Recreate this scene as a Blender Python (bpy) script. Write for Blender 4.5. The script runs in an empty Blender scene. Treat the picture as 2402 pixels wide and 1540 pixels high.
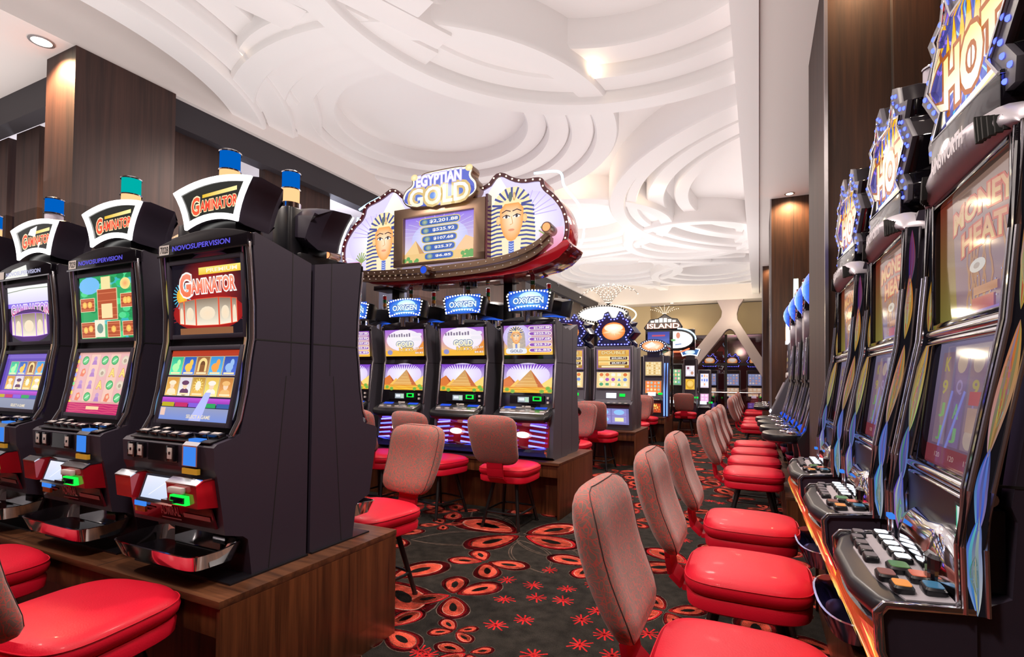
import bpy, bmesh, math, random
from mathutils import Vector, Matrix
random.seed(7)
SC = bpy.context.scene
COL = SC.collection
PI = math.pi
R = math.radians

# ------------------------------------------------------------------ materials
def nt(name):
    m = bpy.data.materials.new(name); m.use_nodes = True
    n = m.node_tree; n.nodes.clear()
    out = n.nodes.new('ShaderNodeOutputMaterial')
    return m, n, out

def P(name, col, rough=.5, metal=0., bump=0., bscale=80., coat=0., var=0., vscale=6., spec=.5, sheen=0.):
    m, n, out = nt(name)
    b = n.nodes.new('ShaderNodeBsdfPrincipled')
    n.links.new(b.outputs[0], out.inputs[0])
    b.inputs['Base Color'].default_value = (*col, 1)
    b.inputs['Roughness'].default_value = rough
    b.inputs['Metallic'].default_value = metal
    b.inputs['Coat Weight'].default_value = coat
    b.inputs['Coat Roughness'].default_value = .08
    b.inputs['Specular IOR Level'].default_value = spec
    b.inputs['Sheen Weight'].default_value = sheen
    tc = n.nodes.new('ShaderNodeTexCoord')
    if bump:
        no = n.nodes.new('ShaderNodeTexNoise'); no.inputs['Scale'].default_value = bscale; no.inputs['Detail'].default_value = 4
        n.links.new(tc.outputs['Object'], no.inputs['Vector'])
        bu = n.nodes.new('ShaderNodeBump'); bu.inputs['Strength'].default_value = bump; bu.inputs['Distance'].default_value = .01
        n.links.new(no.outputs[0], bu.inputs['Height']); n.links.new(bu.outputs[0], b.inputs['Normal'])
    if var:
        no = n.nodes.new('ShaderNodeTexNoise'); no.inputs['Scale'].default_value = vscale; no.inputs['Detail'].default_value = 3
        n.links.new(tc.outputs['Object'], no.inputs['Vector'])
        mx = n.nodes.new('ShaderNodeMix'); mx.data_type = 'RGBA'
        mx.inputs[6].default_value = (*[c*(1-var) for c in col], 1); mx.inputs[7].default_value = (*[min(1, c*(1+var)) for c in col], 1)
        n.links.new(no.outputs[0], mx.inputs[0]); n.links.new(mx.outputs[2], b.inputs['Base Color'])
    return m

def E(name, col, s, sampling='AUTO'):
    m, n, out = nt(name)
    e = n.nodes.new('ShaderNodeEmission'); e.inputs[0].default_value = (*col, 1); e.inputs[1].default_value = s
    n.links.new(e.outputs[0], out.inputs[0])
    m.cycles.emission_sampling = sampling
    return m

def attr_emit(name, s):
    """picture shown by a lit screen or a backlit sign: colours come from the mesh's own colour attribute, under a glass-like gloss"""
    m, n, out = nt(name)
    a = n.nodes.new('ShaderNodeAttribute'); a.attribute_name = 'Col'
    b = n.nodes.new('ShaderNodeBsdfPrincipled')
    b.inputs['Base Color'].default_value = (.01, .01, .012, 1); b.inputs['Roughness'].default_value = .08
    n.links.new(a.outputs[0], b.inputs['Emission Color']); b.inputs['Emission Strength'].default_value = s
    n.links.new(b.outputs[0], out.inputs[0])
    return m

def attr_paint(name, rough=.5, noise=0., nscale=400., bump=0.):
    m, n, out = nt(name)
    a = n.nodes.new('ShaderNodeAttribute'); a.attribute_name = 'Col'
    b = n.nodes.new('ShaderNodeBsdfPrincipled'); b.inputs['Roughness'].default_value = rough
    n.links.new(b.outputs[0], out.inputs[0])
    if noise:
        tc = n.nodes.new('ShaderNodeTexCoord')
        no = n.nodes.new('ShaderNodeTexNoise'); no.inputs['Scale'].default_value = nscale; no.inputs['Detail'].default_value = 2
        n.links.new(tc.outputs['Object'], no.inputs['Vector'])
        no2 = n.nodes.new('ShaderNodeTexNoise'); no2.inputs['Scale'].default_value = nscale/14; no2.inputs['Detail'].default_value = 3
        n.links.new(tc.outputs['Object'], no2.inputs['Vector'])
        ad = n.nodes.new('ShaderNodeMath'); ad.operation = 'ADD'
        n.links.new(no.outputs[0], ad.inputs[0]); n.links.new(no2.outputs[0], ad.inputs[1])
        mr = n.nodes.new('ShaderNodeMapRange'); mr.inputs[1].default_value = .7; mr.inputs[2].default_value = 1.3
        mr.inputs[3].default_value = 1-noise; mr.inputs[4].default_value = 1+noise
        n.links.new(ad.outputs[0], mr.inputs[0])
        vm = n.nodes.new('ShaderNodeVectorMath'); vm.operation = 'SCALE'
        n.links.new(a.outputs[0], vm.inputs[0]); n.links.new(mr.outputs[0], vm.inputs['Scale'])
        n.links.new(vm.outputs[0], b.inputs['Base Color'])
        bu = n.nodes.new('ShaderNodeBump'); bu.inputs['Strength'].default_value = bump; bu.inputs['Distance'].default_value = .006
        n.links.new(no.outputs[0], bu.inputs['Height']); n.links.new(bu.outputs[0], b.inputs['Normal'])
        b.inputs['Specular IOR Level'].default_value = .15
    else:
        n.links.new(a.outputs[0], b.inputs['Base Color'])
    return m

def wood(name, c0, c1, stretch=(9, 9, .5), rough=.35, wavy=0., coat=.15):
    """veneer: long streaks along object z; wavy adds the dark flowing grooves of the carved panels"""
    m, n, out = nt(name)
    tc = n.nodes.new('ShaderNodeTexCoord')
    mp = n.nodes.new('ShaderNodeMapping'); mp.inputs['Scale'].default_value = stretch
    n.links.new(tc.outputs['Object'], mp.inputs[0])
    no = n.nodes.new('ShaderNodeTexNoise'); no.inputs['Scale'].default_value = 3.; no.inputs['Detail'].default_value = 6; no.inputs['Distortion'].default_value = .4
    n.links.new(mp.outputs[0], no.inputs['Vector'])
    mp2 = n.nodes.new('ShaderNodeMapping'); mp2.inputs['Scale'].default_value = (stretch[0]*9, stretch[1]*9, stretch[2]*3)
    n.links.new(tc.outputs['Object'], mp2.inputs[0])
    no2 = n.nodes.new('ShaderNodeTexNoise'); no2.inputs['Scale'].default_value = 2.; no2.inputs['Detail'].default_value = 3
    n.links.new(mp2.outputs[0], no2.inputs['Vector'])
    mm = n.nodes.new('ShaderNodeMath'); mm.operation = 'MULTIPLY_ADD'; mm.inputs[1].default_value = .35
    n.links.new(no2.outputs[0], mm.inputs[0]); n.links.new(no.outputs[0], mm.inputs[2])
    mr = n.nodes.new('ShaderNodeMapRange'); mr.inputs[1].default_value = .45; mr.inputs[2].default_value = .92
    n.links.new(mm.outputs[0], mr.inputs[0])
    mx = n.nodes.new('ShaderNodeMix'); mx.data_type = 'RGBA'
    mx.inputs[6].default_value = (*c0, 1); mx.inputs[7].default_value = (*c1, 1)
    n.links.new(mr.outputs[0], mx.inputs[0])
    b = n.nodes.new('ShaderNodeBsdfPrincipled'); b.inputs['Roughness'].default_value = rough
    b.inputs['Coat Weight'].default_value = coat; b.inputs['Coat Roughness'].default_value = .25
    n.links.new(b.outputs[0], out.inputs[0])
    src = mx.outputs[2]
    if wavy:
        wv = n.nodes.new('ShaderNodeTexWave'); wv.wave_type = 'BANDS'; wv.bands_direction = 'X'; wv.wave_profile = 'SAW'
        wv.inputs['Scale'].default_value = wavy; wv.inputs['Distortion'].default_value = 2.6
        wv.inputs['Detail'].default_value = 0; wv.inputs['Detail Scale'].default_value = .35
        mp3 = n.nodes.new('ShaderNodeMapping'); mp3.inputs['Scale'].default_value = (1, .9, .22)
        n.links.new(tc.outputs['Object'], mp3.inputs[0]); n.links.new(mp3.outputs[0], wv.inputs[0])
        lt = n.nodes.new('ShaderNodeMapRange'); lt.inputs[1].default_value = .0; lt.inputs[2].default_value = .035
        n.links.new(wv.outputs['Fac'], lt.inputs[0])
        mx2 = n.nodes.new('ShaderNodeMix'); mx2.data_type = 'RGBA'; mx2.inputs[6].default_value = (.006, .003, .002, 1)
        n.links.new(lt.outputs[0], mx2.inputs[0]); n.links.new(src, mx2.inputs[7]); src = mx2.outputs[2]
        bu = n.nodes.new('ShaderNodeBump'); bu.inputs['Strength'].default_value = .5; bu.inputs['Distance'].default_value = .02
        n.links.new(lt.outputs[0], bu.inputs['Height']); n.links.new(bu.outputs[0], b.inputs['Normal'])
    n.links.new(src, b.inputs['Base Color'])
    return m

def fabric(name, base, line):
    """woven upholstery with thin looping red threads"""
    m, n, out = nt(name)
    tc = n.nodes.new('ShaderNodeTexCoord')
    dn = n.nodes.new('ShaderNodeTexNoise'); dn.inputs['Scale'].default_value = 17; dn.inputs['Detail'].default_value = 1
    n.links.new(tc.outputs['Object'], dn.inputs['Vector'])
    vs = n.nodes.new('ShaderNodeVectorMath'); vs.operation = 'MULTIPLY_ADD'; vs.inputs[1].default_value = (.09, .09, .09)
    n.links.new(dn.outputs['Color'], vs.inputs[0]); n.links.new(tc.outputs['Object'], vs.inputs[2])
    facs = []
    for sc, off in ((40, 0), (31, 3.3)):
        ad = n.nodes.new('ShaderNodeVectorMath'); ad.operation = 'ADD'; ad.inputs[1].default_value = (off, off, off)
        n.links.new(vs.outputs[0], ad.inputs[0])
        v = n.nodes.new('ShaderNodeTexVoronoi'); v.feature = 'DISTANCE_TO_EDGE'; v.inputs['Scale'].default_value = sc
        n.links.new(ad.outputs[0], v.inputs['Vector'])
        mr = n.nodes.new('ShaderNodeMapRange'); mr.inputs[1].default_value = .025; mr.inputs[2].default_value = .05; mr.inputs[3].default_value = 1; mr.inputs[4].default_value = 0
        n.links.new(v.outputs['Distance'], mr.inputs[0]); facs.append(mr)
    mxm = n.nodes.new('ShaderNodeMath'); mxm.operation = 'MAXIMUM'
    n.links.new(facs[0].outputs[0], mxm.inputs[0]); n.links.new(facs[1].outputs[0], mxm.inputs[1])
    ms = n.nodes.new('ShaderNodeMath'); ms.operation = 'MULTIPLY'; ms.inputs[1].default_value = .8
    n.links.new(mxm.outputs[0], ms.inputs[0])
    mx = n.nodes.new('ShaderNodeMix'); mx.data_type = 'RGBA'; mx.inputs[6].default_value = (*base, 1); mx.inputs[7].default_value = (*line, 1)
    n.links.new(ms.outputs[0], mx.inputs[0])
    b = n.nodes.new('ShaderNodeBsdfPrincipled'); b.inputs['Roughness'].default_value = .8; b.inputs['Sheen Weight'].default_value = .25
    n.links.new(mx.outputs[2], b.inputs['Base Color']); n.links.new(b.outputs[0], out.inputs[0])
    return m

def glass(name, tint, gloss=.12):
    m, n, out = nt(name)
    t = n.nodes.new('ShaderNodeBsdfTransparent'); t.inputs[0].default_value = (*tint, 1)
    g = n.nodes.new('ShaderNodeBsdfGlossy'); g.inputs['Roughness'].default_value = .02
    mx = n.nodes.new('ShaderNodeMixShader')
    fr = n.nodes.new('ShaderNodeFresnel'); fr.inputs[0].default_value = 1.45
    ad = n.nodes.new('ShaderNodeMath'); ad.inputs[1].default_value = gloss*.5
    n.links.new(fr.outputs[0], ad.inputs[0]); n.links.new(ad.outputs[0], mx.inputs[0])
    n.links.new(t.outputs[0], mx.inputs[1]); n.links.new(g.outputs[0], mx.inputs[2]); n.links.new(mx.outputs[0], out.inputs[0])
    return m

M = dict(
    shell=P('shell_plastic', (.032, .025, .042), .42, bump=.08, bscale=900),
    grey=P('grey_shell', (.085, .08, .1), .4, bump=.06, bscale=900),
    black=P('black_plastic', (.008, .008, .011), .3),
    gloss=P('gloss_black', (.006, .005, .008), .06, coat=.6),
    seam=P('seam_black', (.002, .002, .002), .7),
    chrome=P('chrome', (.82, .82, .86), .07, 1.),
    satin=P('satin_chrome', (.86, .84, .9), .2, 1.),
    brush=P('brushed_steel', (.5, .48, .5), .28, 1., bump=.1, bscale=300),
    bronze=P('bronze_metal', (.30, .2, .14), .3, 1.),
    silver=P('silver_paint', (.46, .43, .48), .38, .35, bump=.06, bscale=500),
    redgloss=P('red_lacquer', (.42, .008, .018), .08, .25, coat=1.),
    maroon=P('maroon_gloss', (.09, .008, .014), .12, coat=.8),
    leather=P('red_leather', (.6, .006, .026), .48, bump=.1, bscale=160, coat=.03, var=.12, vscale=5, spec=.25),
    piping=P('dark_piping', (.05, .03, .03), .7),
    fabric=fabric('squiggle_fabric', (.22, .125, .105), (.62, .075, .06)),
    leg=P('stool_leg_black', (.012, .011, .012), .35, .3),
    wood=wood('plinth_veneer', (.038, .011, .004), (.155, .05, .017)),
    woodtop=wood('plinth_top_veneer', (.038, .013, .006), (.15, .056, .024), stretch=(.5, 9, 9)),
    panel=wood('wall_veneer', (.017, .0065, .0055), (.062, .025, .018), stretch=(6, 6, .3), rough=.6, coat=0.),
    carved=wood('carved_veneer', (.022, .007, .003), (.085, .03, .012), stretch=(6, 6, .4), wavy=.75, rough=.6, coat=0.),
    carpet=attr_paint('patterned_carpet', .95, .7, 170, .6),
    print_=attr_paint('printed_label', .4),
    art=attr_emit('lit_screen', 1.0),
    artdim=attr_emit('dim_screen', .5),
    artsign=attr_emit('backlit_sign', 1.1),
    ceil=P('ceiling_plaster', (.88, .85, .84), .75),
    soffit=P('soffit_paint', (.84, .78, .75), .7),
    dark=P('dark_beam_paint', (.028, .022, .028), .6),
    pale=P('pale_wall_paint', (.38, .37, .45), .7),
    beige=P('beige_wall_paint', (.58, .46, .28), .7),
    pier=P('pier_paint', (.5, .41, .41), .65),
    neon=E('white_neon', (1., .97, .93), 3.),
    neonblue=E('ice_blue_neon', (.42, .72, 1.), 2.6),
    bulb=E('warm_bulb', (1., .8, .6), 2.5),
    bulbw=E('white_bulb', (.95, .98, 1.), 2.5),
    led=E('blue_led', (.07, .1, 1.), 4.5),
    ledwhite=E('blue_led_core', (.13, .14, 1.), 4.5),
    green=E('green_light', (.01, .9, .07), 1.2),
    blueglow=E('blue_glow', (.05, .24, .85), 1.0),
    amber=E('amber_lens', (1., .55, .25), 1.25),
    bluelens=E('blue_lens', (.0, .13, .6), .9),
    teallens=E('teal_lens', (.0, .36, .33), 1.2),
    whitelens=P('white_lens', (.62, .56, .66), .25),
    redlens=P('red_lens', (.45, .01, .015), .15, coat=.5),
    greenlens=P('green_lens', (.02, .22, .06), .15, coat=.5),
    amberlens=P('amber_lens_off', (.6, .28, .04), .15, coat=.5),
    redglow=E('red_glow', (1., .12, .05), 3.),
    neonwarm=E('warm_neon', (1., .8, .5), 4.),
    tubeblue=E('blue_tube', (.16, .3, 1.), 2.2),
    ribbon=attr_emit('lit_strip', .5),
    lamp=E('lamp_lens', (1., .85, .62), 14.),
    skirt2=P('blue_chrome', (.4, .42, .8), .15, 1.),
    skirt=glass('blue_clear_plastic', (.5, .5, 1.)),
    glass=glass('window_glass', (.8, .76, .78)),
    orangeled=E('orange_button', (1., .3, .12), 1.8),
    bluebtn=E('blue_button', (.03, .1, .8), 1.0),
    yellow=P('yellow_sticker', (.75, .42, .03), .5),
    ivory=P('ivory_button', (.6, .55, .53), .4),
)

# ------------------------------------------------------------------ mesh building
class MB:
    def __init__(s): s.v = []; s.f = []; s.m = []; s.c = None
    def add(s, vs, fs, mi=0):
        k = len(s.v); s.v += [tuple(v) for v in vs]
        for f in fs: s.f.append(tuple(i+k for i in f)); s.m.append(mi)
        return s
    def box(s, c, d, mi=0, rot=None):
        x, y, z = d[0]/2, d[1]/2, d[2]/2
        vs = [Vector((a*x, b*y, e*z)) for a in (-1, 1) for b in (-1, 1) for e in (-1, 1)]
        if rot is not None: vs = [rot @ v for v in vs]
        c = Vector(c)
        return s.add([v+c for v in vs], [(0, 1, 3, 2), (4, 6, 7, 5), (0, 4, 5, 1), (2, 3, 7, 6), (0, 2, 6, 4), (1, 5, 7, 3)], mi)
    def bb(s, x0, x1, y0, y1, z0, z1, mi=0): return s.box(((x0+x1)/2, (y0+y1)/2, (z0+z1)/2), (x1-x0, y1-y0, z1-z0), mi)
    def prism(s, pts, a, b, axis='x', mi=0):
        """pts 2D: for axis x they are (y,z), for y (x,z), for z (x,y)"""
        def q(p, t):
            return {'x': (t, p[0], p[1]), 'y': (p[0], t, p[1]), 'z': (p[0], p[1], t)}[axis]
        n = len(pts)
        vs = [q(p, a) for p in pts]+[q(p, b) for p in pts]
        fs = [tuple(range(n)), tuple(range(2*n-1, n-1, -1))]+[(i, i+n, (i+1) % n+n, (i+1) % n) for i in range(n)]
        return s.add(vs, fs, mi)
    def ringprism(s, outer, inner, a, b, axis='y', mi=0):
        def q(p, t): return {'x': (t, p[0], p[1]), 'y': (p[0], t, p[1]), 'z': (p[0], p[1], t)}[axis]
        n = len(outer); vs = [q(p, a) for p in outer]+[q(p, a) for p in inner]+[q(p, b) for p in outer]+[q(p, b) for p in inner]
        fs = []
        for i in range(n):
            j = (i+1) % n
            fs += [(i, j, j+n, i+n), (i+2*n, i+3*n, j+3*n, j+2*n), (i, i+2*n, j+2*n, j), (i+n, j+n, j+3*n, i+3*n)]
        return s.add(vs, fs, mi)
    def loft(s, rings, mi=0, caps=True, close=True):
        n = len(rings[0]); vs = [p for r in rings for p in r]; fs = []
        for k in range(len(rings)-1):
            for i in range(n if close else n-1):
                j = (i+1) % n; fs.append((k*n+i, k*n+j, (k+1)*n+j, (k+1)*n+i))
        if caps: fs += [tuple(range(n-1, -1, -1)), tuple((len(rings)-1)*n+i for i in range(n))]
        return s.add(vs, fs, mi)
    def tube(s, pts, r, seg=8, mi=0, closed=False):
        pts = [Vector(p) for p in pts]; rings = []; n = len(pts)
        for i, p in enumerate(pts):
            a = pts[i-1] if (i or closed) else p; b = pts[(i+1) % n] if (i < n-1 or closed) else p
            t = (b-a).normalized()
            u = t.cross(Vector((0, 0, 1)))
            if u.length < .05: u = t.cross(Vector((0, 1, 0)))
            u.normalize(); w = t.cross(u)
            rr = r[i] if isinstance(r, (list, tuple)) else r
            rings.append([p+(u*math.cos(2*PI*k/seg)+w*math.sin(2*PI*k/seg))*rr for k in range(seg)])
        if closed: rings.append(rings[0]); return s.loft(rings, mi, caps=False)
        return s.loft(rings, mi)
    def cyl(s, c, r, z0, z1, seg=20, mi=0, r2=None):
        r2 = r if r2 is None else r2
        return s.loft([[(c[0]+r*math.cos(2*PI*k/seg), c[1]+r*math.sin(2*PI*k/seg), z0) for k in range(seg)],
                       [(c[0]+r2*math.cos(2*PI*k/seg), c[1]+r2*math.sin(2*PI*k/seg), z1) for k in range(seg)]], mi)
    def ball(s, c, r, mi=0, u=8, w=5):
        rings = []
        for i in range(1, w):
            t = PI*i/w; rings.append([(c[0]+r*math.sin(t)*math.cos(2*PI*k/u), c[1]+r*math.sin(t)*math.sin(2*PI*k/u), c[2]-r*math.cos(t)) for k in range(u)])
        return s.loft(rings, mi)
    def build(s, name, mats, parent=None, bevel=0., smooth=False, seg=2, ang=30):
        me = bpy.data.meshes.new(name); me.from_pydata(s.v, [], s.f)
        for m in (mats if isinstance(mats, (list, tuple)) else [mats]): me.materials.append(m)
        for p, i in zip(me.polygons, s.m): p.material_index = i
        bm = bmesh.new(); bm.from_mesh(me)
        bmesh.ops.recalc_face_normals(bm, faces=bm.faces)
        if bevel:
            es = [e for e in bm.edges if len(e.link_faces) == 2 and e.calc_face_angle(0) > R(ang)]
            bmesh.ops.bevel(bm, geom=es, offset=bevel, segments=seg, affect='EDGES', profile=.6, clamp_overlap=True)
        bm.to_mesh(me); bm.free()
        if smooth or bevel:
            me.polygons.foreach_set('use_smooth', [True]*len(me.polygons))
            me.set_sharp_from_angle(angle=R(40))
        o = bpy.data.objects.new(name, me); COL.objects.link(o)
        if parent is not None: o.parent = parent
        return o

_txt = {}
def text2d(t, bold=0.):
    if (t, bold) in _txt: return _txt[(t, bold)]
    c = bpy.data.curves.new('lettering', 'FONT'); c.body = t; c.size = 1; c.resolution_u = 3; c.offset = bold
    o = bpy.data.objects.new('lettering', c); COL.objects.link(o)
    bpy.context.view_layer.update()
    me = bpy.data.meshes.new_from_object(o.evaluated_get(bpy.context.evaluated_depsgraph_get()))
    vs = [(v.co.x, v.co.y) for v in me.vertices]; fs = [tuple(p.vertices) for p in me.polygons]
    bpy.data.objects.remove(o); bpy.data.curves.remove(c); bpy.data.meshes.remove(me)
    _txt[(t, bold)] = (vs, fs); return vs, fs

def beads(pts, r, mat, parent, name='bulb', u=8, w=5):
    """one small lamp at each point, every one a part of its own sharing a mesh"""
    mb = MB(); mb.ball((0, 0, 0), r, 0, u, w); o = mb.build(name, M[mat], parent, smooth=True); o.location = pts[0]
    for p in pts[1:]:
        c = o.copy(); COL.objects.link(c); c.parent = parent; c.location = p

class Art:
    """flat coloured artwork in (u,v), each call one layer above the last"""
    def __init__(s): s.v = []; s.f = []; s.c = []; s.h = 0
    def _add(s, pts, fs, cols):
        k = len(s.v); s.h += 1
        s.v += [(p[0], p[1], s.h) for p in pts]; s.c += cols; s.f += [tuple(i+k for i in f) for f in fs]; return s
    def poly(s, pts, c):
        cols = list(c) if isinstance(c, list) else [c]*len(pts)
        return s._add(pts, [tuple(range(len(pts)))], cols)
    def rect(s, x0, y0, x1, y1, c):
        """c: one colour, or [bottom, top]"""
        return s.poly([(x0, y0), (x1, y0), (x1, y1), (x0, y1)], [c[0], c[0], c[1], c[1]] if isinstance(c, list) else c)
    def disc(s, x, y, rx, ry, c, edge=None, n=24, a0=0., a1=2*PI):
        full = abs(a1-a0-2*PI) < 1e-6; m = n if full else n+1
        pts = [(x, y)]+[(x+rx*math.cos(a0+(a1-a0)*k/n), y+ry*math.sin(a0+(a1-a0)*k/n)) for k in range(m)]
        fs = [(0, 1+k, 1+(k+1) % m) for k in range(n)]
        return s._add(pts, fs, [c]+[edge or c]*m)
    def ring(s, outer, inner, c):
        n = len(outer)
        return s._add(list(outer)+list(inner), [(i, (i+1) % n, (i+1) % n+n, i+n) for i in range(n)], [c]*2*n)
    def line(s, pts, w, c):
        L = []; Rr = []
        for i, p in enumerate(pts):
            a = pts[max(i-1, 0)]; b = pts[min(i+1, len(pts)-1)]
            dx, dy = b[0]-a[0], b[1]-a[1]; d = math.hypot(dx, dy) or 1
            L.append((p[0]-dy/d*w/2, p[1]+dx/d*w/2)); Rr.append((p[0]+dy/d*w/2, p[1]-dx/d*w/2))
        n = len(pts); return s._add(L+Rr, [(i, i+1, i+1+n, i+n) for i in range(n-1)], [c]*2*n)
    def rrect(s, x0, y0, x1, y1, r, c, n=5):
        pts = []
        for cx, cy, a in ((x1-r, y1-r, 0), (x0+r, y1-r, PI/2), (x0+r, y0+r, PI), (x1-r, y0+r, 1.5*PI)):
            pts += [(cx+r*math.cos(a+PI/2*k/n), cy+r*math.sin(a+PI/2*k/n)) for k in range(n+1)]
        return s.poly(pts, c)
    def text(s, t, x, y, w, h, c, outline=None, oc=None, bold=.0, rot=0., arch=0., top=None):
        """centred at x,y, fitted to w by h; outline: width in em drawn beneath in oc; top: colour at the top for a gradient"""
        vs0, _ = text2d(t, bold)
        xs = [p[0] for p in vs0]; ys = [p[1] for p in vs0]
        X0, X1, Y0, Y1 = min(xs), max(xs), min(ys), max(ys)
        def put(vs, fs, col, topc=None):
            pts = []; cols = []
            for p in vs:
                u = (p[0]-(X0+X1)/2)/(X1-X0); v = (p[1]-(Y0+Y1)/2)/(Y1-Y0)
                a = u*w; b = v*h+arch*(1-4*u*u)
                pts.append((x+a*math.cos(rot)-b*math.sin(rot), y+a*math.sin(rot)+b*math.cos(rot)))
                if topc: k = min(1, max(0, v+.5)); cols.append(tuple(col[i]*(1-k)+topc[i]*k for i in range(3)))
                else: cols.append(col)
            s._add(pts, fs, cols)
        if outline: put(*text2d(t, bold+outline), oc)
        put(*text2d(t, bold), c, top)
        return s
    def build(s, name, mat, parent, O, U, V, dh=.00004, fn=None):
        """O origin, U and V the axes (metres per unit); or fn(u,v,h) -> point"""
        if fn is None:
            O, U, V = Vector(O), Vector(U), Vector(V); N = U.cross(V).normalized()
            fn = lambda u, v, h: O+U*u+V*v+N*h
        me = bpy.data.meshes.new(name)
        me.from_pydata([tuple(fn(u, v, h*dh)) for u, v, h in s.v], [], s.f)
        at = me.color_attributes.new('Col', 'FLOAT_COLOR', 'POINT')
        at.data.foreach_set('color', [x for c in s.c for x in (c[0], c[1], c[2], 1.)])
        me.materials.append(mat)
        o = bpy.data.objects.new(name, me); COL.objects.link(o)
        if parent is not None: o.parent = parent
        return o

def arc3(p0, pm, p1, n=8):
    """n+1 points of a parabola through three points"""
    r = []
    for i in range(n+1):
        t = i/n; a = (1-t)*(1-2*t); b = 4*t*(1-t); c = t*(2*t-1)
        r.append((a*p0[0]+b*pm[0]+c*p1[0], a*p0[1]+b*pm[1]+c*p1[1]))
    return r
def ell(cx, cy, rx, ry, n=28, e=2., a0=0.):
    def f(t): return math.copysign(abs(t)**(2/e), t)
    return [(cx+rx*f(math.cos(a0+2*PI*k/n)), cy+ry*f(math.sin(a0+2*PI*k/n))) for k in range(n)]
def along(pts, step, closed=True):
    """points spaced evenly along an outline"""
    q = list(pts)+([pts[0]] if closed else []); out = []; carry = 0.
    for a, b in zip(q, q[1:]):
        d = math.hypot(b[0]-a[0], b[1]-a[1]); t = carry
        while t < d: out.append((a[0]+(b[0]-a[0])*t/d, a[1]+(b[1]-a[1])*t/d)); t += step
        carry = t-d
    return out
def chaikin(pts, n=2, closed=True):
    for _ in range(n):
        q = list(pts)+([pts[0]] if closed else []); out = [] if closed else [pts[0]]
        for a, b in zip(q, q[1:]): out += [(a[0]*.78+b[0]*.22, a[1]*.78+b[1]*.22), (a[0]*.22+b[0]*.78, a[1]*.22+b[1]*.78)]
        pts = out+([] if closed else [pts[-1]])
    return pts
def grow(pts, d):
    """outline moved outwards by d (inwards if negative)"""
    n = len(pts); A = sum(pts[i][0]*pts[(i+1) % n][1]-pts[(i+1) % n][0]*pts[i][1] for i in range(n)); sg = 1 if A > 0 else -1
    out = []
    for i in range(n):
        a, p, b = pts[i-1], pts[i], pts[(i+1) % n]
        n1 = Vector((p[1]-a[1], a[0]-p[0])); n2 = Vector((b[1]-p[1], p[0]-b[0]))
        n1.normalize(); n2.normalize(); m = n1+n2
        if m.length < 1e-4: m = n1
        k = m.length_squared/2 or 1
        m = m/max(k, .35); out.append((p[0]+sg*d*m.x, p[1]+sg*d*m.y))
    return out

# ------------------------------------------------------------------ things and parts
def thing(name, label, cat, loc=(0, 0, 0), rotz=0., group=None):
    o = bpy.data.objects.new(name, None); COL.objects.link(o); o.empty_display_size = .1
    o.location = loc; o.rotation_euler = (0, 0, rotz); o['label'] = label; o['category'] = cat
    if group: o['group'] = group
    return o
def tag(o, label, cat, group=None):
    o['label'] = label; o['category'] = cat
    if group: o['group'] = group
    return o
def struct(o): o['kind'] = 'structure'; return o
def dup(root, loc, rotz, label, group=None, skip=()):
    r = root.copy(); COL.objects.link(r); r.location = loc; r.rotation_euler = (0, 0, rotz); r['label'] = label
    if group: r['group'] = group
    for ch in list(root.children):
        if ch.name.split('.')[0] in skip: continue
        c = ch.copy(); COL.objects.link(c); c.parent = r
        for g in list(ch.children):
            d = g.copy(); COL.objects.link(d); d.parent = c
    return r
UP = 245; AISLE = 320; WORLD = .3; EXPO = 0.0

# ------------------------------------------------------------------ the setting
# carpet: charcoal pile with red flowers, starbursts and thin leaf outlines woven in
CK = (.019, .0165, .014); DR = (.14, .006, .012); RD = (.62, .02, .025); OR = (.95, .125, .075); LN = (.36, .26, .21); PK = (.95, .42, .32)
fl = Art()
fl.rect(-12, -2.5, 3.2, 27, CK)
FLOWERS = [((-2.05, 4.566), [(-2.5, 4.667), (-1.848, 4.868), (-2.199, 4.247), (-1.723, 4.494)]),
 ((-2.018, 3.759), [(-2.134, 3.879), (-2.182, 3.711), (-1.814, 3.786), (-1.915, 3.584)]),
 ((-1.906, 3.091), [(-1.987, 3.257), (-1.794, 3.266), (-2.027, 2.959), (-1.798, 2.929)]),
 ((-1.622, 2.66), [(-1.704, 2.717), (-1.565, 2.713), (-1.697, 2.61), (-1.54, 2.619)]),
 ((-1.435, 2.488), [(-1.549, 2.483), (-1.373, 2.539), (-1.49, 2.39), (-1.36, 2.41)]),
 ((-2.02, 2.508), [(-1.984, 2.667), (-1.85, 2.44), (-2.17, 2.55), (-2.0, 2.37)]),
 ((-1.185, 4.087), [(-1.416, 4.105), (-1.219, 3.912), (-.98, 4.12), (-1.1, 4.27)]),
 ((-2.506, 3.103), [(-2.377, 3.369), (-2.197, 2.911), (-2.75, 3.2), (-2.55, 2.85)]),
 ((-.5, 4.45), [(-.72, 4.6), (-.4, 4.68), (-.72, 4.3), (-.3, 4.3)]),
 ((-.55, 3.5), [(-.65, 3.62), (-.42, 3.58), (-.66, 3.38), (-.45, 3.37)])]
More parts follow.
